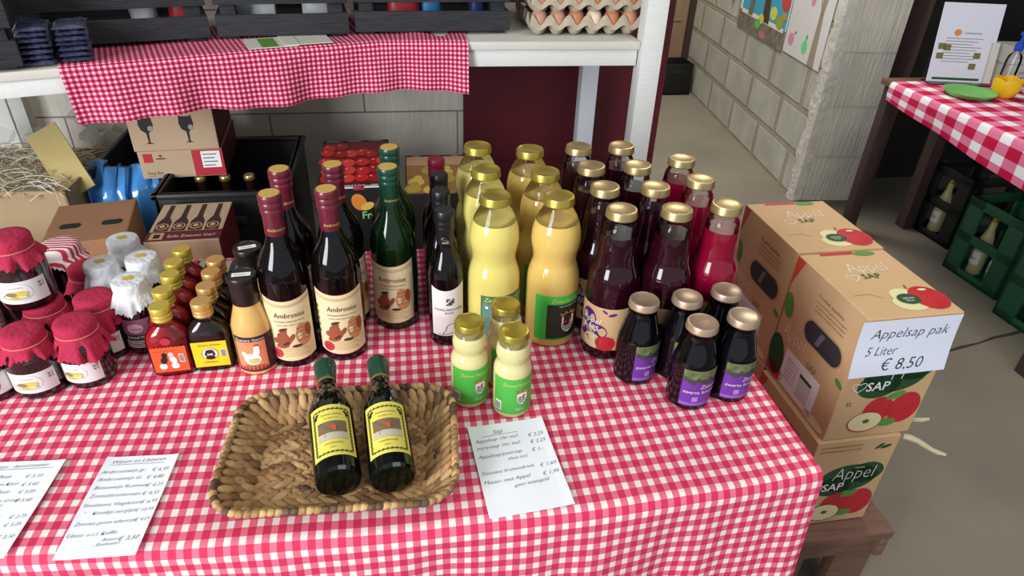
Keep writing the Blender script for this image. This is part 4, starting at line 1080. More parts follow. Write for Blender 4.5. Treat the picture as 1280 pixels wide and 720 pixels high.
# ------------------------------------------------------------------ white shelf table behind
SZ = 1.15
LA = R(19.5); PV = Vector((-.05, 1.712, 0))
t = thing('shelf_table', (0.3, 1.95, 0), 'white painted shelf table behind carrying dark crates and egg trays', 'shelf')
rt = Vector((0.3, 1.95, 0))
mb = MB(); mb.box((PV.x-.3, 1.715-1.95, SZ-.020), (.615-.3, 2.26-1.95, SZ), mat('shelf_board', (206, 202, 190), .6, noise=.06, nscale=8), bev=.002); mb.build('shelf_board', t)
LM = Matrix.Translation(PV-rt) @ Matrix.Rotation(LA, 4, 'Z')
mb = MB(); mb.box((-1.3, 0, SZ-.018), (.06, .44, SZ-.0004), MATS['shelf_board'], LM, bev=.002); mb.build('shelf_board', t)
mb = MB(); mb.box((PV.x-.3, 1.722-1.95, SZ-.062), (.612-.3, 1.745-1.95, SZ-.020), WHITEPAINT, bev=.002); mb.build('apron', t)
mb = MB(); mb.box((-1.3, .006, SZ-.052), (.0, .03, SZ-.018), WHITEPAINT, LM, bev=.002); mb.build('apron', t)
mb = MB(); mb.box((.616-.3, 1.700-1.95, 0), (.672-.3, 1.752-1.95, 2.3), WHITEPAINT, bev=.003); mb.build('post', t)
mb = MB(); mb.box((.585-.3, 2.14-1.95, 0), (.64-.3, 2.19-1.95, SZ-.026), mat('white_leg_paint', (206, 210, 218), .6), bev=.003); mb.build('leg', t)
mb = MB(); q = atY(27, 150, 2.03); mb.box((q.x-.3-.02, 2.03-1.95, 0), (q.x-.3+.018, 2.07-1.95, SZ-.026), WHITEPAINT, bev=.003); mb.build('leg', t)
mb = MB(); q = atY(6, 150, 2.15); mb.box((q.x-.3-.02, 2.15-1.95, 0), (q.x-.3+.02, 2.19-1.95, SZ-.026), WHITEPAINT, bev=.003); mb.build('leg', t)
mb = MB(); mb.box((-1.02-.3, 1.44-1.95, .40), (.30-.3, 2.15-1.95, .43), MATS['shelf_board'], bev=.002); mb.build('lower_board', t)

# gingham cloth over the shelf front: follows the bend in the shelf
def front_pt(x):
    if x >= PV.x: return Vector((x, 1.715, 0))
    return Vector((x, PV.y+(x-PV.x)*math.tan(LA), 0))
mb = MB(); rows, uvr = [], []
SCU = .0105
X0, X1 = -.672, .172
path = [(.30, 0), (.2, 0), (.1, 0), (.03, 0), (.006, 0), (-.004, -.004), (-.008, -.014)]+[(-.009, -.014-.105*i/16) for i in range(1, 17)]
s = 0; prev = None
for (dy, dz) in path:
    if prev: s += math.hypot(dy-prev[0], dz-prev[1])
    prev = (dy, dz); row, ur = [], []
    for i in range(111):
        x = X0+(X1-X0)*i/110; f = front_pt(x)
        k = max(0, min(1, (x-PV.x+.06)/.12)); nrm = Vector((-math.sin(LA)*(1-k), 1-(1-k)*(1-math.cos(LA)), 0))
        d = max(0, -dz)/.12
        wv = (.010*math.sin(x*26)+.008*math.sin(x*57+1))*d
        sag = (.004*math.sin(x*13+2)-.030*max(0, 1-((x+.02)/.18)**2)*0)*d
        p_ = f+nrm*(dy+wv-.004*d)+Vector((0, 0, SZ+.0025+dz+sag+(.008*math.sin(x*40)*math.exp(-((x-.07)/.06)**2)*(dy > .05))))
        p_.x += .012*d*(.3 if x > 0 else 1)*(-(x+.2))
        row.append(p_); ur.append((x/SCU, s/SCU))
    rows.append(row); uvr.append(ur)
mb.grid(rows, SHELFCLOTH, uvs=uvr)
tag(mb.build('shelf_cloth', angle=60), 'small red gingham cloth hanging over the white shelf edge', 'cloth')

# dark fruit crates on the shelf
def crate(fl, ang, W, label, D=.34, H=.26, seed=0):
    """fl: front-left bottom corner"""
    rnd = random.Random(seed)
    t = thing('fruit_crate', fl, label, 'crate', 'dark wooden crates on the shelf', ang)
    nsl = 4; sh = .053; gap = (H-nsl*sh)/(nsl-1) if nsl > 1 else 0
    for k in range(nsl):
        z = k*(sh+gap)+rnd.uniform(0, .003)
        mb = MB(); mb.box((0, 0, z+.006), (W, .012, z+sh), BLACKWOOD, bev=.0015); mb.build('front_slat', t)
        mb = MB(); mb.box((0, D-.012, z+.006), (W, D, z+sh), BLACKWOOD, bev=.0015); mb.build('back_slat', t)
        for x in (0, W-.012):
            mb = MB(); mb.box((x, .012, z+.006), (x+.012, D-.012, z+sh), BLACKWOOD, bev=.0015); mb.build('side_slat', t)
    for x, y in ((.012, .012), (W-.046, .012), (.012, D-.046), (W-.046, D-.046)):
        mb = MB(); mb.box((x, y, 0), (x+.034, y+.034, H+.01), BLACKWOOD, bev=.0015); mb.build('corner_post', t)
    mb = MB()
    for k in range(4): mb.box((.012, .014+k*(D-.03)/4, .006), (W-.012, .014+k*(D-.03)/4+.070, .014), BLACKWOOD); 
    mb.build('base_slat', t)
    return t
CZ = SZ+.003
def on_left(u, v): # along the left board: u from the bend leftwards, v back from its front edge
    q = PV+Vector((math.cos(LA)*u-math.sin(LA)*v, math.sin(LA)*u+math.cos(LA)*v, 0)); q.z = CZ; return q
crA = crate((-.722-.46*math.cos(LA), 1.470-.46*math.sin(LA), CZ), LA, .46, 'dark wooden crate cut off at the top left corner', seed=1)
crB = crate((-.668-.115*math.cos(R(17)), 1.634-.115*math.sin(R(17)), CZ), R(17), .371, 'dark wooden crate behind the plastic packets, second from left', D=.30, seed=2)
crC = crate((-.411, 1.722, CZ), R(7), .300, 'dark wooden crate above the middle of the gingham cloth', D=.34, seed=3)
crD = crate((-.100, 1.776, CZ), R(3), .388, 'dark wooden crate next to the egg trays', D=.34, seed=4)
# what shows between the slats
def packet(loc, size, M, label, name='packet', cat='packet', rot=0):
    mb = MB(); bm = bmesh.new(); bmesh.ops.create_cube(bm, size=1)
    bmesh.ops.subdivide_edges(bm, edges=bm.edges[:], cuts=3, use_grid_fill=True)
    rnd = random.Random(sum(map(ord, label)))
    for v in bm.verts:
        k = 1-.35*(abs(v.co.x)*2)**4; v.co.y *= k; v.co.x *= size[0]; v.co.y *= size[1]; v.co.z = (v.co.z+.5)*size[2]
        v.co += Vector((rnd.uniform(-1, 1), rnd.uniform(-1, 1), 0))*.003
    mb.bm(bm, M); o_ = mb.build(name, loc=loc, rotz=rot, angle=70); return tag(o_, label, cat)
WP = mat('white_packet_foil', (206, 206, 204), .4); RP = mat('red_packet_foil', (168, 40, 48), .4); BP = mat('blue_packet_foil', (52, 132, 190), .4)
packet((-.565, 1.735, CZ+.014), (.05, .05, .12), WP, 'white packet showing between slats of the crate behind the plastic packets')
packet((-.490, 1.755, CZ+.014), (.05, .04, .10), RP, 'red packet in the crate behind the plastic packets')
packet((-.340, 1.815, CZ+.014), (.10, .04, .115), WP, 'white packet in the crate above the middle of the cloth, left')
packet((-.190, 1.835, CZ+.014), (.07, .04, .115), WP, 'white packet in the crate above the middle of the cloth, right')
packet((.020, 1.850, CZ+.014), (.08, .04, .118), RP, 'red packet in the crate next to the egg trays')
packet((.090, 1.865, CZ+.014), (.05, .04, .122), BP, 'light blue packet in the crate next to the egg trays')
packet((.210, 1.865, CZ+.014), (.04, .04, .118), mat('navy_packet_foil', (40, 52, 110), .4), 'navy blue packet in the crate next to the egg trays')

# plastic wrapped packets in two stacks
def flatpack_mesh(seed, W=.058, D=.104, T=.0100):
    bm = bmesh.new(); rnd = random.Random(seed)
    n, k = 10, 12; mb = MB(); rows = []
    for side in (1, -1):
        g = []
        for i in range(n+1):
            r_ = []
            for j in range(k+1):
                u, v = i/n*2-1, j/k*2-1
                e = (max(0, 1-abs(u)**5)*max(0, 1-abs(v)**6))**.6
                z = T/2+side*T/2*e+rnd.uniform(-.0012, .0012)*e
                r_.append((u*W/2, v*D/2, z))
            g.append(r_ if side == 1 else r_[::-1])
        mb.grid(g[::-1], PLASTICWRAP)
    return mb
PLASTICWRAP = mat('dark_plastic_wrap', (92, 94, 124), .26, .5, coat=.3, noise=.5, nscale=60, bump=.5, bscale=90)
order = ['lowest', 'second from below', 'third from below', 'fourth from below', 'fifth from below', 'sixth from below', 'seventh from below', 'topmost']
for st, (u, v, n_) in enumerate(((-.690, .012, 7), (-.622, .016, 7))):
    base = on_left(u, v+.047)
    rnd = random.Random(st)
    protos_ = None
    for k in range(n_):
        lb = 'plastic wrapped dark packet, %s in the %s stack beside the crates' % (order[k] if k < n_-1 else 'topmost', ('left', 'right')[st])
        o_ = flatpack_mesh(st*20+k).build('wrapped_packet', loc=base+Vector((rnd.uniform(-.003, .003), rnd.uniform(-.004, .004), .0002+k*.0104)), rotz=LA+rnd.uniform(-.06, .06), angle=30)
        tag(o_, lb, 'packet', 'plastic wrapped packets on the shelf')
# leaflets on the shelf
for k, (u, M, lb) in enumerate(((-.235, None, 'white leaflet with green patch lying on the shelf, left one'), (-.155, 1, 'white leaflet lying on the shelf in front of the crates, right one'))):
    mb = MB(); Mx = mat('leaflet_paper', (206, 204, 190), .6)
    mb.box((-.055, -.05, 0), (.055, .05, .0015), Mx); A = Art(mb, flat_map((0, 0, .0015), (1, 0, 0), (0, 1, 0)), .05)
    A.rect(-.025+.03*k, -.045, .012+.03*k, .04, LEAFGREEN if k == 0 else mat('grey_print', (120, 118, 116), .6), 1) if k == 0 else A.line([(-.02, -.045), (-.02, .045)], .001, INK, 1)
    q = on_left(u, .056); q.z = SZ+.0045+.0016*k
    tag(mb.build('leaflet', loc=q, rotz=LA-.04, smooth=False), lb, 'leaflet')

# egg trays
PULP = mat('grey_paper_pulp', (176, 162, 140), .9, noise=.08, nscale=40, bump=.3, bscale=120)
def egg_tray(loc, label, rot):
    n, k, c = 6, 5, .0485
    mb = MB(); res = 8
    def hz(x, y):
        cx, cy = (x/c) % 1, (y/c) % 1
        post = (abs(math.cos(PI*cx))*abs(math.cos(PI*cy)))**1.6       # 1 at the corners of a cell
        cup = (math.sin(PI*cx)*math.sin(PI*cy))**.9
        return .024+.026*post-.024*min(1, cup*1.25)
    W, D = n*c, k*c
    g, b = [], []
    for i in range(n*res+1):
        g.append([(c*i/res-W/2, c*j/res-D/2, hz(c*i/res, c*j/res)) for j in range(k*res+1)])
        b.append([(x, y, z-.0025) for x, y, z in g[-1]])
    mb.grid(g, PULP); mb.grid([r_[::-1] for r_ in b], PULP)
    mb.grid([[r_[0] for r_ in b], [r_[0] for r_ in g]], PULP); mb.grid([[r_[-1] for r_ in g], [r_[-1] for r_ in b]], PULP)
    mb.grid([b[-1], g[-1]], PULP); mb.grid([g[0], b[0]], PULP)
    # outward lip
    mb2 = mb
    for sy in (-1,):
        lipg = [[(x*1.02, -D/2-.005, .019+.006*math.cos(2*PI*(x+W/2)/c)) for x in [q[0][0] for q in g]], [(q[0][0], q[0][1], q[0][2]) for q in g]]
        mb2.grid(lipg, PULP)
    o_ = mb.build('egg_tray', loc=loc, rotz=rot, angle=60)
    return tag(o_, label, 'egg tray', 'stacked paper egg trays')
EX, EY, EA = .483, 1.898, R(1)
EGGC = [mat('brown_egg_%s' % n_, c_, .5, noise=.06, nscale=20) for n_, c_ in (('tan', (196, 136, 106)), ('rust', (186, 116, 82)), ('pink', (188, 132, 112)), ('pale', (224, 196, 172)))]
egg_p = []
for M in EGGC:
    mb = MB(); mb.lathe([(.0001, -.028), (.010, -.0262), (.0165, -.021), (.0205, -.012), (.0215, -.002), (.0205, .008), (.0175, .018), (.0125, .025), (.007, .0285), (.0001, .030)], M, 20); egg_p.append(mb)
nth = ['leftmost', 'second from left', 'third from left', 'fourth from left', 'fifth from left', 'rightmost']
for lv in range(3):
    z = SZ+.0025+lv*.050
    egg_tray((EX, EY, z), 'grey pulp egg tray, %s of the stack by the white post' % ('bottom one', 'middle one', 'topmost')[lv], EA)
    if lv < 2:
        for i in range(6):
            col = [[2, 2, 1, 3, 1, 0], [2, 2, 0, 1, 2, 1]][lv][i]
            q = Vector((-.1455+.0485*(i+.5), -.097, 0)); q.rotate(Matrix.Rotation(EA, 3, 'Z'))
            o_ = egg_p[col].build('egg', loc=(EX+q.x, EY+q.y, z+.0335))
            tag(o_, '%s brown egg, %s in the front row of the %s tray' % (('tan', 'rust', 'pinkish', 'pale')[col], nth[i], ('bottom', 'middle')[lv]), 'egg', 'eggs in the trays')

# ------------------------------------------------------------------ cartons and crates under the shelf
LB = .43   # lower board height
def carton(name, lo, W, D, H, M, label, rot=0, cat='box'):
    t = thing(name, lo, label, cat, None, rot)
    mb = MB(); mb.box((0, 0, 0), (W, D, H), M, bev=.003)
    return t, mb
# brown carton with two hand holes on top
a, b = at(50, 300, .80), at(92, 255, .80)
t, mb = carton('carton', (-.782, 1.400, LB), .168, .205, .37, CARD, 'plain brown carton with two oval holes, behind the jars', R(10))
A = Art(mb, flat_map((0, 0, .37), (1, 0, 0), (0, 1, 0)), .05)
mb.build('box', t, smooth=False)
for cx in (.045, .130):
    mb = MB(); A = Art(mb, flat_map((0, 0, .37), (1, 0, 0), (0, 1, 0)), .05)
    A.poly([(cx+(.012 if math.cos(q) > 0 else -.012)+.010*math.cos(q), .085+.013*math.sin(q)) for q in [2*PI*(i+.5)/20 for i in range(20)]], mat('hole_black', (24, 18, 16), .9), 1); mb.build('hand_hole', t, smooth=False)
# beer carton
t, mb = carton('beer_carton', (-.572, 1.395, LB), .157, .195, .37, PALECARD, 'beer carton printed with four bottles and Echt Zeeuws bier', R(2))
A = Art(mb, flat_map((0, 0, .37), (1, 0, 0), (0, 1, 0)), .01)
A.rect(.0, .003, .157, .048, MAROONCARD, 1); A.text('Echt Zeeuws bier!', .045, .017, .018, mat('pinkish_print', (216, 178, 160), .6), 3, 0, .01, width=.100)
A.rect(.008, .010, .036, .042, mat('tan_print', (196, 160, 124), .6), 2); A.rect(.016, .016, .029, .034, BLACKPRINT, 3)
for k in range(4):
    x = .024+.036*k
    BRN = mat('brown_bottle_print', (52, 34, 28), .6)
    A.poly([(x-.015, .05), (x+.015, .05), (x+.015, .095), (x+.006, .120), (x+.005, .185), (x-.005, .185), (x-.006, .120), (x-.015, .095)], BRN, 2)
    A.ell(x, .072, .014, .017, mat('tan_print', (0, 0, 0)), 3, 8); A.ell(x, .072, .011, .014, MAROONCARD, 4, 8); A.ell(x, .072, .006, .008, mat('tan_print', (0, 0, 0)), 5, 8)
A = Art(mb, flat_map((.157, 0, 0), (0, 1, 0), (0, 0, 1)), .01); A.rect(0, 0, .195, .37, MAROONCARD, 1)
mb.build('box', t, smooth=False)
# black bottle crate with bottles, and the glass cartons standing on them
cl = Vector((-.610, 1.620, LB))
t = thing('bottle_crate', cl, 'black plastic bottle crate under the wine glass cartons', 'crate')
CW, CDp, CH = .315, .40, .383
mb = MB()
mb.box((0, 0, 0), (CW, CDp, .012), BLACKPLASTIC)
for lo, hi in (((0, 0, 0), (CW, .012, CH)), ((0, CDp-.012, 0), (CW, CDp, CH)), ((0, 0, 0), (.012, CDp, CH)), ((CW-.012, 0, 0), (CW, CDp, CH))): mb.box(lo, hi, BLACKPLASTIC, bev=.003)
mb.build('crate_body', t)
mb = MB()
for lo, hi in (((-.006, -.006, CH-.014), (CW+.006, .014, CH)), ((-.006, CDp-.014, CH-.014), (CW+.006, CDp+.006, CH)), ((-.006, -.006, CH-.014), (.014, CDp, CH)), ((CW-.014, -.006, CH-.014), (CW+.006, CDp, CH))): mb.box(lo, hi, mat('black_plastic_rim', (34, 34, 38), .4), bev=.004)
mb.build('rim', t)
mb = MB(); mb.box((.11, -.010, CH-.085), (.21, -.001, CH-.065), MATS['black_plastic_rim'], bev=.002); mb.build('handle', t)
BOTTOMZ = .800
bp = None
for i in range(4):
    q = Vector((-.535+.062*i, 1.765, LB+.012))
    lb = 'crated brown bottle with gold cap, %s under the glass carton' % ('leftmost', 'second', 'third', 'rightmost')[i]
    if bp is None:
        bp = thing('beer_bottle', q, lb, 'bottle', 'gold capped bottles in the black crate')
        HB = BOTTOMZ-LB-.012
        mb = MB(); mb.lathe([(.026, 0), (.029, .004)]+smooth_prof([(.029, .004), (.0295, .1), (.029, .19), (.024, .22), (.015, .26), (.0125, .30), (.0125, HB-.012)]), mat('brown_beer_glass', (40, 20, 10), .08), 24); mb.build('glass', bp)
        mb = MB(); mb.lathe([(.0140, HB-.014), (.0150, HB-.012), (.0142, HB-.003), (.012, HB-.0005), (.0001, HB-.0005)], mat('crown_cap_gold', (190, 166, 110), .3, .8), 20); mb.build('crown_cap', bp)
    else: dup(bp, q, lb)
yb = 1.752
pl = atY(180, 222, yb); pr = atY(276, 222, yb)
t, mb = carton('glass_carton', (-.678, yb-.004, BOTTOMZ+.0005), .203+.0, .24, .074, PALECARD, 'kraft glassware carton with red square and white address label, lower', R(4))
GW = .203
t.location.x = pl.x; 
A = Art(mb, flat_map((0, 0, 0), (1, 0, 0), (0, 0, 1)), .02)
A.rect(.128, .002, GW, .073, REDPRINT, 1); A.rect(.150, .024, .196, .069, WHITEPRINT, 2)
for k in range(4): A.rect(.154, .059-.010*k, .188-.006*(k % 2), .0615-.010*k, INK, 3)
A.rect(.012, .044, .034, .068, REDPRINT, 1); A.rect(.042, .052, .064, .055, BLACKPRINT, 1); A.ell(.053, .061, .004, .004, REDPRINT, 1, 12); A.text('Easy Bar', .014, .012, .011, INK, 2); A.rect(.014, .007, .05, .008, INK, 2)
A = Art(mb, flat_map((GW, 0, 0), (0, 1, 0), (0, 0, 1)), .02); A.rect(0, 0, .24, .074, MAROONCARD, 1)
mb.build('box', t, smooth=False)
t, mb = carton('glass_carton', (pl.x-.004, yb-.006, BOTTOMZ+.0752), GW, .24, .115, PALECARD, 'kraft carton with two wine glass silhouettes, stacked on top', R(4))
A = Art(mb, flat_map((0, 0, 0), (1, 0, 0), (0, 0, 1)), .02)
for cx in (.042, .136):
    A.poly([(cx-.014, .092), (cx-.010, .088), (cx+.010, .088), (cx+.014, .092), (cx+.017, .070), (cx+.013, .056), (cx+.003, .048), (cx+.002, .024), (cx+.010, .020), (cx-.010, .020), (cx-.002, .024), (cx-.003, .048), (cx-.013, .056), (cx-.017, .070)], BLACKPRINT, 2)
    A.ell(cx+.009, .060, .006, .007, mat('grey_glint_print', (150, 144, 138), .6), 3, 12, -.4)
A = Art(mb, flat_map((GW, 0, 0), (0, 1, 0), (0, 0, 1)), .02); A.rect(0, 0, .24, .115, MAROONCARD, 1)
mb.build('box', t, smooth=False)
# blue bag in a dark crate
t = thing('storage_crate', (-.818, 1.80, LB), 'dark crate holding the blue plastic bag', 'crate')
mb = MB(); NV = mat('navy_crate_plastic', (26, 34, 48), .5)
for lo, hi in (((0, 0, 0), (.20, .34, .012)), ((0, 0, 0), (.20, .012, .30)), ((0, .328, 0), (.20, .34, .40)), ((0, 0, 0), (.012, .34, .38)), ((.188, 0, 0), (.20, .34, .38))): mb.box(lo, hi, NV, bev=.002)
mb.build('crate_body', t)
mb = MB(); rnd = random.Random(5); rows = []
for i in range(15):
    f = i/14; row = []
    for j in range(25):
        u = j/24
        x = -.812+.19*u+.010*math.sin(j*1.7+f*4); z = LB+.02+f*.375-.035*f*math.sin(u*3.0)*(1-u)
        y = 1.775-.020*math.sin(f*3.1)-.012*math.sin(j*1.1+f*3)-.009*math.sin(j*2.3-f*5)+(.05*max(0, f-.85)/.15)
        row.append((x, y, z))
    rows.append(row)
mb.grid([r_[::-1] for r_ in rows], mat('blue_plastic_film', (66, 134, 194), .22, coat=.7, noise=.35, nscale=9))
rows2 = [[(x, y+.02, z-.004) for x, y, z in r_] for r_ in rows]; mb.grid(rows2, MATS['blue_plastic_film']); mb.grid([rows[-1], rows2[-1]], MATS['blue_plastic_film'])
tag(mb.build('plastic_bag', angle=70), 'crumpled blue plastic bag hanging over the dark crate', 'bag')
# open carton with straw and clear bag
t = thing('open_carton', (-1.17, 1.695, LB), 'open cardboard carton full of pale paper straw at left', 'box', None, R(-3))
mb = MB(); W, D, H = .34, .30, .375; PC = mat('straw_carton_card', (170, 146, 112), .85, noise=.08, nscale=5)
for lo, hi in (((0, 0, 0), (W, D, .006)), ((0, 0, 0), (W, .006, H)), ((0, D-.006, 0), (W, D, H)), ((0, 0, 0), (.006, D, H)), ((W-.006, 0, 0), (W, D, H))): mb.box(lo, hi, PC)
mb.build('box', t, smooth=False)
FLC = mat('flap_card_inner', (140, 112, 80), .85, noise=.08, nscale=5)
mb = MB(); mb.box((-.04, -.003, -.10), (.04, .003, .10), mat('yellowed_card', (196, 176, 116), .8, noise=.1, nscale=8), Matrix.Rotation(R(-40), 4, 'X') @ Matrix.Rotation(R(-32), 4, 'Y'))
tag(mb.build('card_divider', loc=atY(76, 202, 1.80), rotz=R(-3), smooth=False), 'yellowed card strip leaning out of the straw filled carton', 'card')
mb = MB(); rnd = random.Random(8); SW = [mat('paper_straw_%s' % n_, c_, .8) for n_, c_ in (('pale', (214, 204, 178)), ('tan', (178, 164, 132)), ('white', (226, 220, 204)))]
for k in range(330):
    cx, cy = rnd.uniform(-1.15, -.85), rnd.uniform(1.71, 1.97)
    hgt = .012+.035*max(0, 1-((cx+1.0)/.17)**2)*max(.2, 1-((cy-1.84)/.2)**2)
    if rnd.random() < .10: cy = rnd.uniform(1.672, 1.70); hgt = .02
    z = LB+.36+rnd.uniform(-.03, 1)*hgt; a = rnd.uniform(0, 2*PI); L_ = rnd.uniform(.025, .055); bnd = rnd.uniform(-.012, .02)
    pts = [(cx+math.cos(a)*L_*(i/4-.5)*2, cy+math.sin(a)*L_*(i/4-.5)*2, z+bnd*(1-(i/2-1)**2)+rnd.uniform(-.004, .004)) for i in range(5)]
    mb.tube(pts, .0011, rnd.choice(SW), 4)
mb.ellipsoid(Matrix.Translation((-1.0, 1.84, LB+.33)) @ Matrix.Diagonal((.145, .12, .045, 1)), SW[1], 16, 10)
tag(mb.build('paper_straw', angle=80), 'pale shredded paper straw heaped in the open carton', 'straw', None, 'stuff')
def film(name, rgb, alpha):
    M = mat(name, rgb, .25, bump=.4, bscale=40); M.node_tree.nodes['Principled BSDF'].inputs['Alpha'].default_value = alpha
    return M
FILM = film('clear_film', (206, 204, 196), .22)
mb = MB(); rows = []
for i in range(13):
    f = i/12; row = []
    for j in range(22):
        a = PI*.05+PI*.95*j/21; r_ = .15*(1-.45*f**2)
        row.append((-1.05+r_*1.1*math.cos(a)+.012*math.sin(j*2+f*6)+.03*f, 1.84+r_*.8*math.sin(a)*.9+.012*math.sin(j*1.3+f*9), LB+.34+.12*f+.012*math.sin(j*1.9+i)))
    rows.append(row)
mb.grid(rows, FILM)
tag(mb.build('clear_bag', angle=70), 'clear plastic bag standing up behind the paper straw', 'bag')
mb = MB(); rows = []
for i in range(12):
    f = i/11; row = []
    for j in range(16):
        u = j/15
        row.append((-.93+.20*u+.012*math.sin(i*2+j), 2.14+.03*math.sin(j*1.7+i)-.10*f*(1-u), LB+.30+.15*f+.05*math.sin(u*3)*f))
    rows.append(row)
mb.grid(rows, film('milky_film', (206, 202, 190), .48))
tag(mb.build('clear_bag', angle=70), 'milky plastic film draped behind the cartons by the wall', 'plastic film')
# rolled striped towel
mb = MB(); ST2 = stripes('towel_stripes', (196, 184, 156), (62, 66, 84), 40, 0)
prof = []
for i in range(60):
    a = i*.42; r_ = .010+.0009*i*.5; prof.append((r_*math.cos(a), r_*math.sin(a)))
rows = [[(x, p_[0]*(1+.05*math.sin(x*60)), p_[1]+.036) for p_ in prof] for x in [-.055+.11*k/14 for k in range(15)]]
mb.grid(rows, ST2)
o = mb.build('rolled_towel', loc=(-.372, 1.262, TZ+.0), rotz=R(-6), angle=60); tag(o, 'rolled cream and navy striped towel behind the liqueur flasks', 'towel')
# fruit cartons against the wall
t, mb = carton('fruit_carton', (-.215, 1.590, LB), .185, .33, .40, BLACKPRINT, 'black fruit carton with glossy red cherry print on its top', R(2))
CT = .4
A = Art(mb, flat_map((0, 0, CT), (1, 0, 0), (0, 1, 0)), .02)
A.rect(.004, .016, .181, .31, mat('cherry_ground_print', (112, 14, 24), .35), 1)
rnd = random.Random(6); CHM = [mat('cherry_print_%s' % n_, c_, .3) for n_, c_ in (('bright', (206, 32, 32)), ('deep', (168, 20, 28)), ('light', (224, 62, 52)))]
for k in range(26):
    x, y = .018+.030*(k % 6)+rnd.uniform(-.006, .006), .045+.058*(k//6)+rnd.uniform(-.012, .012)
    if x < .168 and y < .28: A.ell(x, y, .018, .026, CHM[k % 3], 2+k % 4, 18); A.ell(x-.005, y+.007, .004, .005, mat('cherry_glint_print', (240, 150, 140), .4), 7, 8)
A.text('color   natur   color', .01, .316, .012, WHITEPRINT, 2, width=.16); A.text('cerises  jour', .05, .004, .011, WHITEPRINT, 2, width=.12); A.rect(.0, .0, .185, .003, WHITEPRINT, 2)
A = Art(mb, flat_map((0, 0, 0), (1, 0, 0), (0, 0, 1)), .02)
q = atY(449, 253, 1.592); qx, qz = q.x+.215, q.z-LB
A.ell(qx, qz, .018, .024, mat('orange_print', (226, 140, 50), .6), 1, 18, .4); A.ell(qx+.020, qz-.012, .018, .010, mat('pale_orange_print', (232, 190, 90), .6), 2, 14, .4); A.text('Fre', qx+.004, qz-.046, .028, mat('mint_print', (150, 206, 130), .6), 3, 0, .02); A.rect(qx-.012, qz+.034, qx+.016, qz+.046, REDPRINT, 1)
A.rect(0, .395, .185, .399, WHITEPRINT, 1)
mb.build('box', t, smooth=False)
t, mb = carton('fruit_carton', (.000, 1.600, LB), .185, .27, .37, BLACKPRINT, 'fruit carton with yellow pear print behind the slim bottles', R(-1))
A = Art(mb, flat_map((0, 0, .37), (1, 0, 0), (0, 1, 0)), .02)
A.rect(.003, .003, .182, .255, mat('pear_ground_print', (150, 106, 66), .5), 1); A.rect(.003, .19, .182, .255, mat('pear_sky_print', (188, 146, 112), .5), 2)
PM = [mat('pear_print_%s' % n_, c_, .45) for n_, c_ in (('ochre', (176, 146, 66)), ('gold', (206, 180, 84)), ('russet', (150, 110, 60)))]
for k in range(12):
    x, y = .025+.045*(k % 4)+rnd.uniform(-.008, .008), .03+.056*(k//4)+rnd.uniform(-.01, .01)
    A.ell(x, y, .022, .026, PM[k % 3], 3, 16); A.ell(x+.004, y+.024, .012, .018, PM[k % 3], 4, 14, -.3)
A.ell(.165, .08, .012, .03, REDPRINT, 5, 12); A.text('color', .02, .258, .011, WHITEPRINT, 3); A.text('natur', .130, .258, .011, WHITEPRINT, 3)
mb.build('box', t, smooth=False)

# ------------------------------------------------------------------ pictures on the block wall
wall_ang = -math.atan2(wf.x-wl.x, wf.y-wl.y)
def on_wall(s_, z): # s_ metres back from the pier end along the wall face
    d = (wf-wl).normalized(); nrm = Vector((-d.y, d.x, 0)); q = wl+d*s_+nrm*.004; q.z = z; return q
Uw = -(wf-wl).normalized()
def poster(name, s_far, s_near, z0, z1, M, label, draw):
    O = on_wall(s_far, z0); mb = MB(); Wd = s_far-s_near; Hh = z1-z0
    fn = flat_map((0, 0, 0), Uw, (0, 0, 1)); A = Art(mb, fn, 1)
    A.rect(0, 0, Wd, Hh, M, 1); A.rect(0, 0, Wd, Hh, M, -4)
    for q0, q1 in (((0, 0), (Wd, 0)), ((Wd, 0), (Wd, Hh)), ((Wd, Hh), (0, Hh)), ((0, Hh), (0, 0))):
        mb.add([fn(*q0, .00035), fn(*q1, .00035), fn(*q1, -.0014), fn(*q0, -.0014)], [[3, 2, 1, 0]], M)
    draw(A, Wd, Hh)
    return tag(mb.build(name, loc=O, smooth=False), label, 'drawing')
def d1(A, W, H):
    A.rect(0, 0, W, H*.22, mat('photo_grey', (128, 120, 104), .7, noise=.4, nscale=30), 2)
    A.rect(W*.05, H*.22, W*.98, H, mat('sky_blue_paint', (66, 172, 206), .7), 2); A.rect(W*.05, H*.19, W*.95, H*.24, WHITEPRINT, 3)
    BR_ = mat('brown_paint', (86, 56, 44), .7)
    A.poly([(W*.52, H*.20), (W*.66, H*.20), (W*.62, H*.45), (W*.66, H*.9), (W*.54, H*.9), (W*.50, H*.5)], BR_, 4); A.poly([(W*.20, H*.2), (W*.30, H*.2), (W*.34, H*.9), (W*.26, H*.9)], mat('greybrown_paint', (124, 112, 92), .7), 4)
    YP, GP = mat('yellow_paint', (226, 220, 96), .7), mat('olive_paint', (160, 170, 60), .7)
    for x, y, M, a in ((.50, .22, YP, .04), (.72, .34, YP, .05), (.64, .55, GP, .05), (.86, .28, GP, .05), (.90, .50, mat('red_paint', (214, 70, 66), .7), .06), (.92, .36, mat('orange_paint', (214, 150, 70), .7), .03), (.45, .15, mat('bright_green_paint', (86, 206, 100), .7), .04)): A.ell(W*x, H*y, a, a*.75, M, 6, 14)
    A.ell(W*.58, H*.06, .05, .022, mat('dusty_pink_paint', (198, 128, 124), .7), 5, 12)
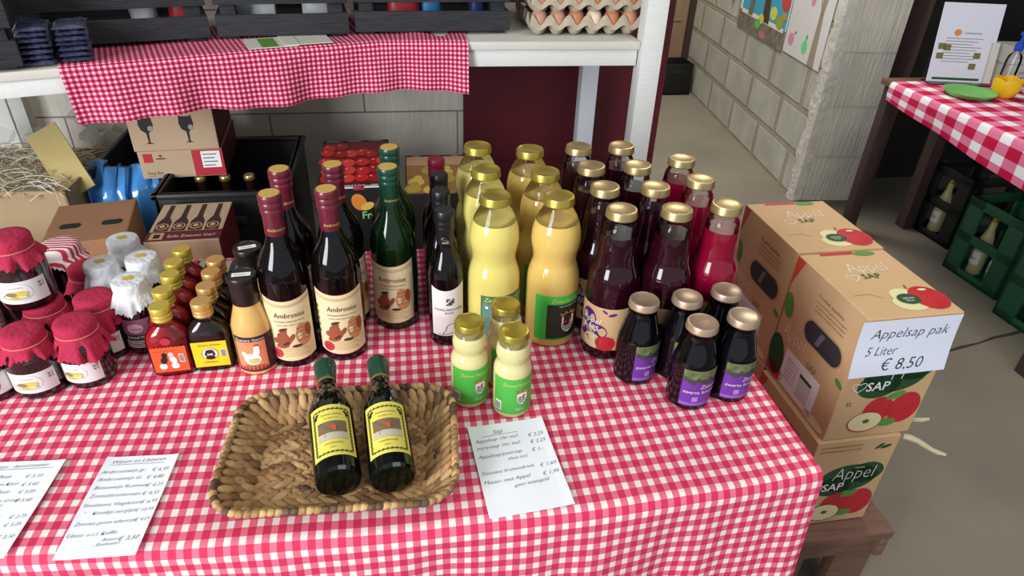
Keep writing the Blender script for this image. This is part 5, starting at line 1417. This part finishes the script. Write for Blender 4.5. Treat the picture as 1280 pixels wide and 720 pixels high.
def d2(A, W, H):
    PK = mat('pink_pencil', (222, 150, 166), .7); GN = mat('green_pencil', (110, 226, 140), .7); BT = mat('trunk_brown', (164, 146, 126), .7)
    A.poly([(W*.70, 0), (W*.86, 0), (W*.80, H*.55), (W*.88, H*.95), (W*.72, H*.95), (W*.72, H*.55)], BT, 3); A.line([(W*.76, H*.5), (W*.64, H*.75), (W*.66, H*.95)], .012, BT, 3)
    A.ell(W*.16, H*.16, .035, .032, PK, 3, 16); A.ell(W*.54, H*.15, .032, .034, GN, 3, 16); A.ell(W*.55, H*.25, .009, .016, mat('green_paint_leaf', (70, 180, 96), .7), 4, 10); A.ell(W*.50, H*.62, .024, .030, PK, 3, 14); A.ell(W*.28, H*.93, .02, .02, REDPRINT, 3, 12); A.ell(W*.80, H*.92, .028, .026, REDPRINT, 4, 12); A.line([(W*.22, H*.22), (W*.27, H*.26)], .006, INK, 4)
poster('child_drawing', 1.30, .555, .655, 1.16, WHITEPRINT, "child's collage with blue sky and yellow leaves on block wall", d1)
poster('child_drawing', .545, .085, .670, 1.16, mat('drawing_paper', (226, 222, 218), .7), "child's apple tree drawing on white paper beside the pier", d2)
mb = MB(); mb.box((0, 0, 0), (.012, .03, .6), WHITEPRINT)
tag(mb.build('paper_strip', loc=on_wall(1.43, .80)-Vector((.012, 0, 0)), rotz=wall_ang), 'narrow white strip on the wall left of the collage', 'strip')
# dark crate at the foot of the far door
t = thing('bottle_crate', (2.03, 5.06, 0), 'small dark crate on the floor by the far brown door', 'crate')
mb = MB()
for lo, hi in (((0, 0, 0), (.24, .22, .012)), ((0, 0, 0), (.24, .01, .24)), ((0, .21, 0), (.24, .22, .24)), ((0, 0, 0), (.01, .22, .24)), ((.23, 0, 0), (.24, .22, .24))): mb.box(lo, hi, BLACKPLASTIC, bev=.002)
mb.build('crate_body', t)
mb = MB(); mb.box((.07, -.006, .17), (.17, 0, .195), MATS['black_plastic_rim'], bev=.002); mb.build('handle', t)

# ------------------------------------------------------------------ second table on the right
T2X0, T2Y0, T2Y1 = 2.175, 1.45, 2.80
t = thing('side_table', (2.6, 2.1, 0), 'brown wooden table with large checked cloth at right', 'table')
mb = MB()
for k in range(6): mb.box((T2X0-2.6+.16*k, T2Y0-2.1, .725), (T2X0-2.6+.16*k+.155, T2Y1-2.1, .75), BROWNWOOD, bev=.002)
mb.build('tabletop', t)
for x, y in ((T2X0-2.6+.01, T2Y1-2.1-.07), (T2X0-2.6+.01, T2Y0-2.1+.12), (.48, T2Y1-2.1-.07), (.48, T2Y0-2.1+.12)):
    mb = MB(); mb.box((x, y, 0), (x+.055, y+.05, .725), DARKWOOD, bev=.003); mb.build('leg', t)
mb = MB(); mb.box((.02+T2X0-2.6, T2Y0-2.1+.17, .655), (.045+T2X0-2.6, T2Y1-2.1-.07, .725), BROWNWOOD); mb.build('rail', t)
mb = MB(); mb.box((T2X0-2.6+.33, .62, 0), (T2X0-2.6+.385, .68, .725), DARKWOOD); mb.build('centre_post', t)
mb = MB(); rows, uvr = [], []
BC = .112
path = [(T2X0+.9-.06*i, .7535) for i in range(15)]+[(T2X0+.006, .7535), (T2X0-.004, .750), (T2X0-.008, .742), (T2X0-.011, .70), (T2X0-.012, .64), (T2X0-.010, .555)]
s = 0; prev = None
for x, z in path:
    if prev: s += math.hypot(x-prev[0], z-prev[1])
    prev = (x, z); row, ur = [], []
    for j in range(41):
        y = T2Y0-.02+(T2Y1-.075-T2Y0+.02)*j/40
        d = max(0, (.742-z)/.187)
        # the hem rises towards the far corner, where the cloth lies askew
        lift = d*.12*(j/40)
        row.append((x+.006*math.sin(y*14)*d, y, z+lift)); ur.append((s/BC, y/BC))
    rows.append(row); uvr.append(ur)
mb.grid([r_[::-1] for r_ in rows], BIGCHECK, uvs=[u_[::-1] for u_ in uvr])
tag(mb.build('tablecloth', angle=60), 'large red and white checked cloth on the right hand table', 'tablecloth')
T2Z = .754
# leaflet stand
t = thing('leaflet_stand', (2.45, 2.665, T2Z), 'clear stand holding white information leaflets on the checked cloth', 'leaflet stand', None, R(-12))
mb = MB(); mb.box((-.135, -.02, 0), (.135, .07, .006), GLASS); mb.box((-.135, .05, 0), (.135, .054, .10), GLASS); mb.build('stand', t)
tilt = Matrix.Translation((0, .02, .006)) @ Matrix.Rotation(R(-12), 4, 'X')
mb = MB(); mb.box((-.13, .0, 0), (.13, .003, .325), mat('leaflet_white', (222, 224, 236), .6), tilt)
def tm(O, U, V):
    f0 = flat_map(O, U, V); return lambda u, v, h: tilt @ f0(u, v, h)
mb.build('back_sheet', t, smooth=False)
mb = MB(); mb.box((-.122, -.006, 0), (.105, -.003, .235), mat('leaflet_white', (0, 0, 0)), tilt)
A = Art(mb, tm((-.122, -.006, 0), (1, 0, 0), (0, 0, 1)), 1)
A.ell(.075, .205, .016, .014, mat('orange_print', (226, 140, 50), .6), 2, 16); A.text('BOERDERIJWINKEL', .105, .200, .010, INK, 2, width=.075)
for k in range(9): A.rect(.03, .180-.012*k, .19-.02*(k % 3), .1825-.012*k, mat('grey_print', (120, 118, 116), .6), 2)
for x, y in ((.005, .135), (.005, .095), (.165, .100), (.155, .055), (.03, .130)): A.rect(x, y, x+.03, y+.025, mat('olive_print', (120, 110, 60), .6), 3)
A.rect(.01, .008, .215, .018, GREENPRINT, 2)
mb.build('leaflet', t, smooth=False)
mb = MB(); A0 = .112; mb.box((A0, -.012, 0), (A0+.030, .02, .17), mat('pale_leaflet_edge', (214, 210, 200), .6), tilt); mb.build('side_leaflets', t, smooth=False)
# green plate, yellow bowl, hand pump
mb = MB(); mb.lathe([(.0001, .004), (.07, .004), (.085, .010), (.100, .022), (.103, .022), (.088, .006), (.072, .0), (.0001, .0)], mat('light_green_plastic', (110, 178, 92), .4), 40)
tag(mb.build('plate', loc=(2.37, 2.50, T2Z), angle=50), 'light green plastic plate in front of the leaflet stand', 'plate')
mb = MB(); YB = mat('yellow_plastic', (232, 184, 22), .4)
vs, fs, seg = [], [], 40
prof = [(.0001, .0), (.028, .0), (.042, .012), (.052, .035), (.055, .058), (.053, .072), (.050, .070), (.050, .056), (.046, .034), (.036, .014), (.0001, .008)]
for j in range(seg):
    a = 2*PI*j/seg
    for i, (r_, z) in enumerate(prof):
        z2 = z+(.010*abs(math.sin(a*2.5)) if 4 <= i <= 7 else 0); vs.append((r_*math.cos(a), r_*math.sin(a), z2))
n_ = len(prof)
for j in range(seg):
    for i in range(n_-1): a, b = j*n_+i, ((j+1) % seg)*n_+i; fs.append([a, b, b+1, a+1])
mb.add(vs, fs, YB)
tag(mb.build('bowl', loc=(2.512, 2.475, T2Z), angle=50), 'small yellow scalloped bowl beside the green plate', 'bowl')
t = thing('pump_bottle', (2.62, 2.60, T2Z), 'clear pump bottle with blue pump behind the yellow bowl', 'bottle')
mb = MB(); mb.lathe([(.026, 0), (.030, .003), (.030, .12), (.026, .14), (.013, .155), (.012, .165)], GLASS, 28); mb.build('bottle_body', t)
BLU = mat('blue_pump_plastic', (22, 70, 176), .4)
mb = MB(); mb.lathe([(.016, .160), (.017, .162), (.017, .190), (.010, .194), (.006, .198), (.006, .222), (.014, .224), (.014, .236), (.0001, .238)], BLU, 24); mb.tube([(0, 0, .231), (.02, 0, .231), (.04, 0, .226)], .005, BLU, 8); mb.build('pump', t)
mb = MB(); mb.tube([(0, 0, .01), (.003, 0, .16)], .002, WHITEPRINT, 6); mb.build('dip_tube', t)
# white cartons and papers at the back of that table
for k, (x, y, z, W, D, H, lb) in enumerate(((2.665, 2.66, T2Z, .20, .13, .085, 'white lettered carton on the right table, lower of two'), (2.66, 2.675, T2Z+.0855, .14, .11, .075, 'white lettered carton on the right table, stacked on top'))):
    mb = MB(); mb.box((0, 0, 0), (W, D, H), mat('white_carton', (196, 192, 184), .7), bev=.002)
    A = Art(mb, flat_map((0, 0, 0), (1, 0, 0), (0, 0, 1)), 1); A.text('HONING', W*.3, H*.55, .018, INK, 2, width=W*.45); A.rect(W*.3, H*.35, W*.6, H*.38, INK, 2)
    tag(mb.build('carton', loc=(x, y, z), rotz=R(-8), smooth=False), lb, 'box')
for k, (x, y, r_) in enumerate(((2.70, 2.32, .2), (2.74, 2.46, -.2))):
    mb = MB(); mb.box((-.09, -.07, 0), (.09, .07, .002), PAPER); A = Art(mb, flat_map((0, 0, .002), (1, 0, 0), (0, 1, 0)), 1)
    for q in range(4): A.rect(-.07, -.045+.025*q, .05, -.042+.025*q, INK, 1)
    tag(mb.build('paper_sheet', loc=(x, y, T2Z+.0025*k), rotz=r_, smooth=False), ('printed sheet of paper lying nearest on the right table', 'printed sheet of paper lying before the white cartons')[k], 'paper')
# plastic sack glinting at the back right
mb = MB(); rows = []
for i in range(9):
    rows.append([(2.88+.028*j+.01*math.sin(i*2+j), 2.745+.012*math.sin(j*1.9+i*1.4), T2Z+.20+.045*i+.008*math.sin(j*1.3)) for j in range(14)])
mb.grid([r_[::-1] for r_ in rows], mat('grey_green_foil', (92, 110, 104), .18, .6, bump=.8, bscale=22)); mb.grid([[(x, y+.012, z) for x, y, z in r_] for r_ in rows], MATS['grey_green_foil'])
mb.box((2.88, 2.725, T2Z), (3.24, 2.785, T2Z+.20), BLACKPRINT)
tag(mb.build('foil_bag', angle=50), 'shiny grey foil bag at the back of the right table', 'bag')
# bottle crates on the floor below
def floor_crate(loc, W, D, H, M, label, rot, group):
    t = thing('bottle_crate', loc, label, 'crate', group, rot)
    mb = MB(); mb.box((0, 0, 0), (W, D, .015), M)
    th = .012; mid = H*.5
    # walls made of a frame with two rows of openings
    for x0 in (0, W-th):
        for (u0, v0, u1, v1) in ((0, 0, D, H*.10), (0, H*.44, D, H*.56), (0, H*.88, D, H), (0, 0, D*.28, H), (D*.72, 0, D, H)):
            mb.box((x0, u0, v0), (x0+th, u1, v1), M, bev=.002)
    for y0 in (0, D-th):
        for (u0, v0, u1, v1) in ((0, 0, W, H*.10), (0, H*.47, W, H*.55), (0, H*.88, W, H), (0, 0, W*.15, H), (W*.85, 0, W, H)):
            mb.box((u0, y0, v0), (u1, y0+th, v1), M, bev=.002)
    mb.build('crate_body', t)
    return t
FB = [(.028, 0), (.031, .004)]+smooth_prof([(.031, .004), (.0315, .09), (.031, .15), (.026, .18), (.016, .215), (.0135, .25), (.0135, .268)])
def floor_bottle(loc, M, cap, label):
    t = thing('bottle', loc, label, 'bottle', 'bottles in the floor crates')
    mb = MB(); mb.lathe(FB, M, 24); mb.build('glass', t)
    mb = MB(); mb.lathe([(.0150, .256), (.0155, .258), (.0155, .275), (.0001, .276)], cap, 20); mb.build('cap', t)
    mb = MB(); A = Art(mb, wrap_map(.0317, PI, .05), .006); A.rect(-.03, 0, .03, .06, WLABEL, 1); A.text('SAP', -.016, .02, .02, INK, 2); mb.build('label', t)
    return t
cr1 = floor_crate((2.585, 2.50, 0), .30, .26, .36, BLACKPLASTIC, 'black bottle crate on the floor under the right table', R(4), 'bottle crates under the right table')
cr2 = floor_crate((2.475, 2.06, 0), .30, .30, .36, GREENPLASTIC, 'green bottle crate under the right table, nearer the black one', R(4), 'bottle crates under the right table')
cr3 = floor_crate((2.42, 1.64, 0), .30, .34, .36, GREENPLASTIC, 'green bottle crate under the right table, at the picture edge', R(4), 'bottle crates under the right table')
PALEGL = mat('pale_juice_glass', (186, 178, 128), .15, coat=.5); GRG = mat('bright_green_glass', (40, 130, 60), .1, coat=.5)
floor_bottle((2.645, 2.585, .016), GRG, WHITEPRINT, 'green bottle with white cap in the black crate, nearer one')
floor_bottle((2.640, 2.675, .016), PALEGL, GOLD, 'pale yellow bottle in the black crate, farther one')
floor_bottle((2.535, 2.165, .016), GRG, GREENPRINT, 'green bottle in the middle crate, nearer one')
floor_bottle((2.530, 2.265, .016), PALEGL, GOLD, 'pale yellow bottle in the middle green crate, farther one')
floor_bottle((2.475, 1.760, .016), BLACKGREEN, BLACKPRINT, 'dark bottle in the nearest green crate at right')
floor_bottle((2.470, 1.860, .016), BLACKGREEN, WHITEPRINT, 'dark bottle with white cap in the nearest green crate')
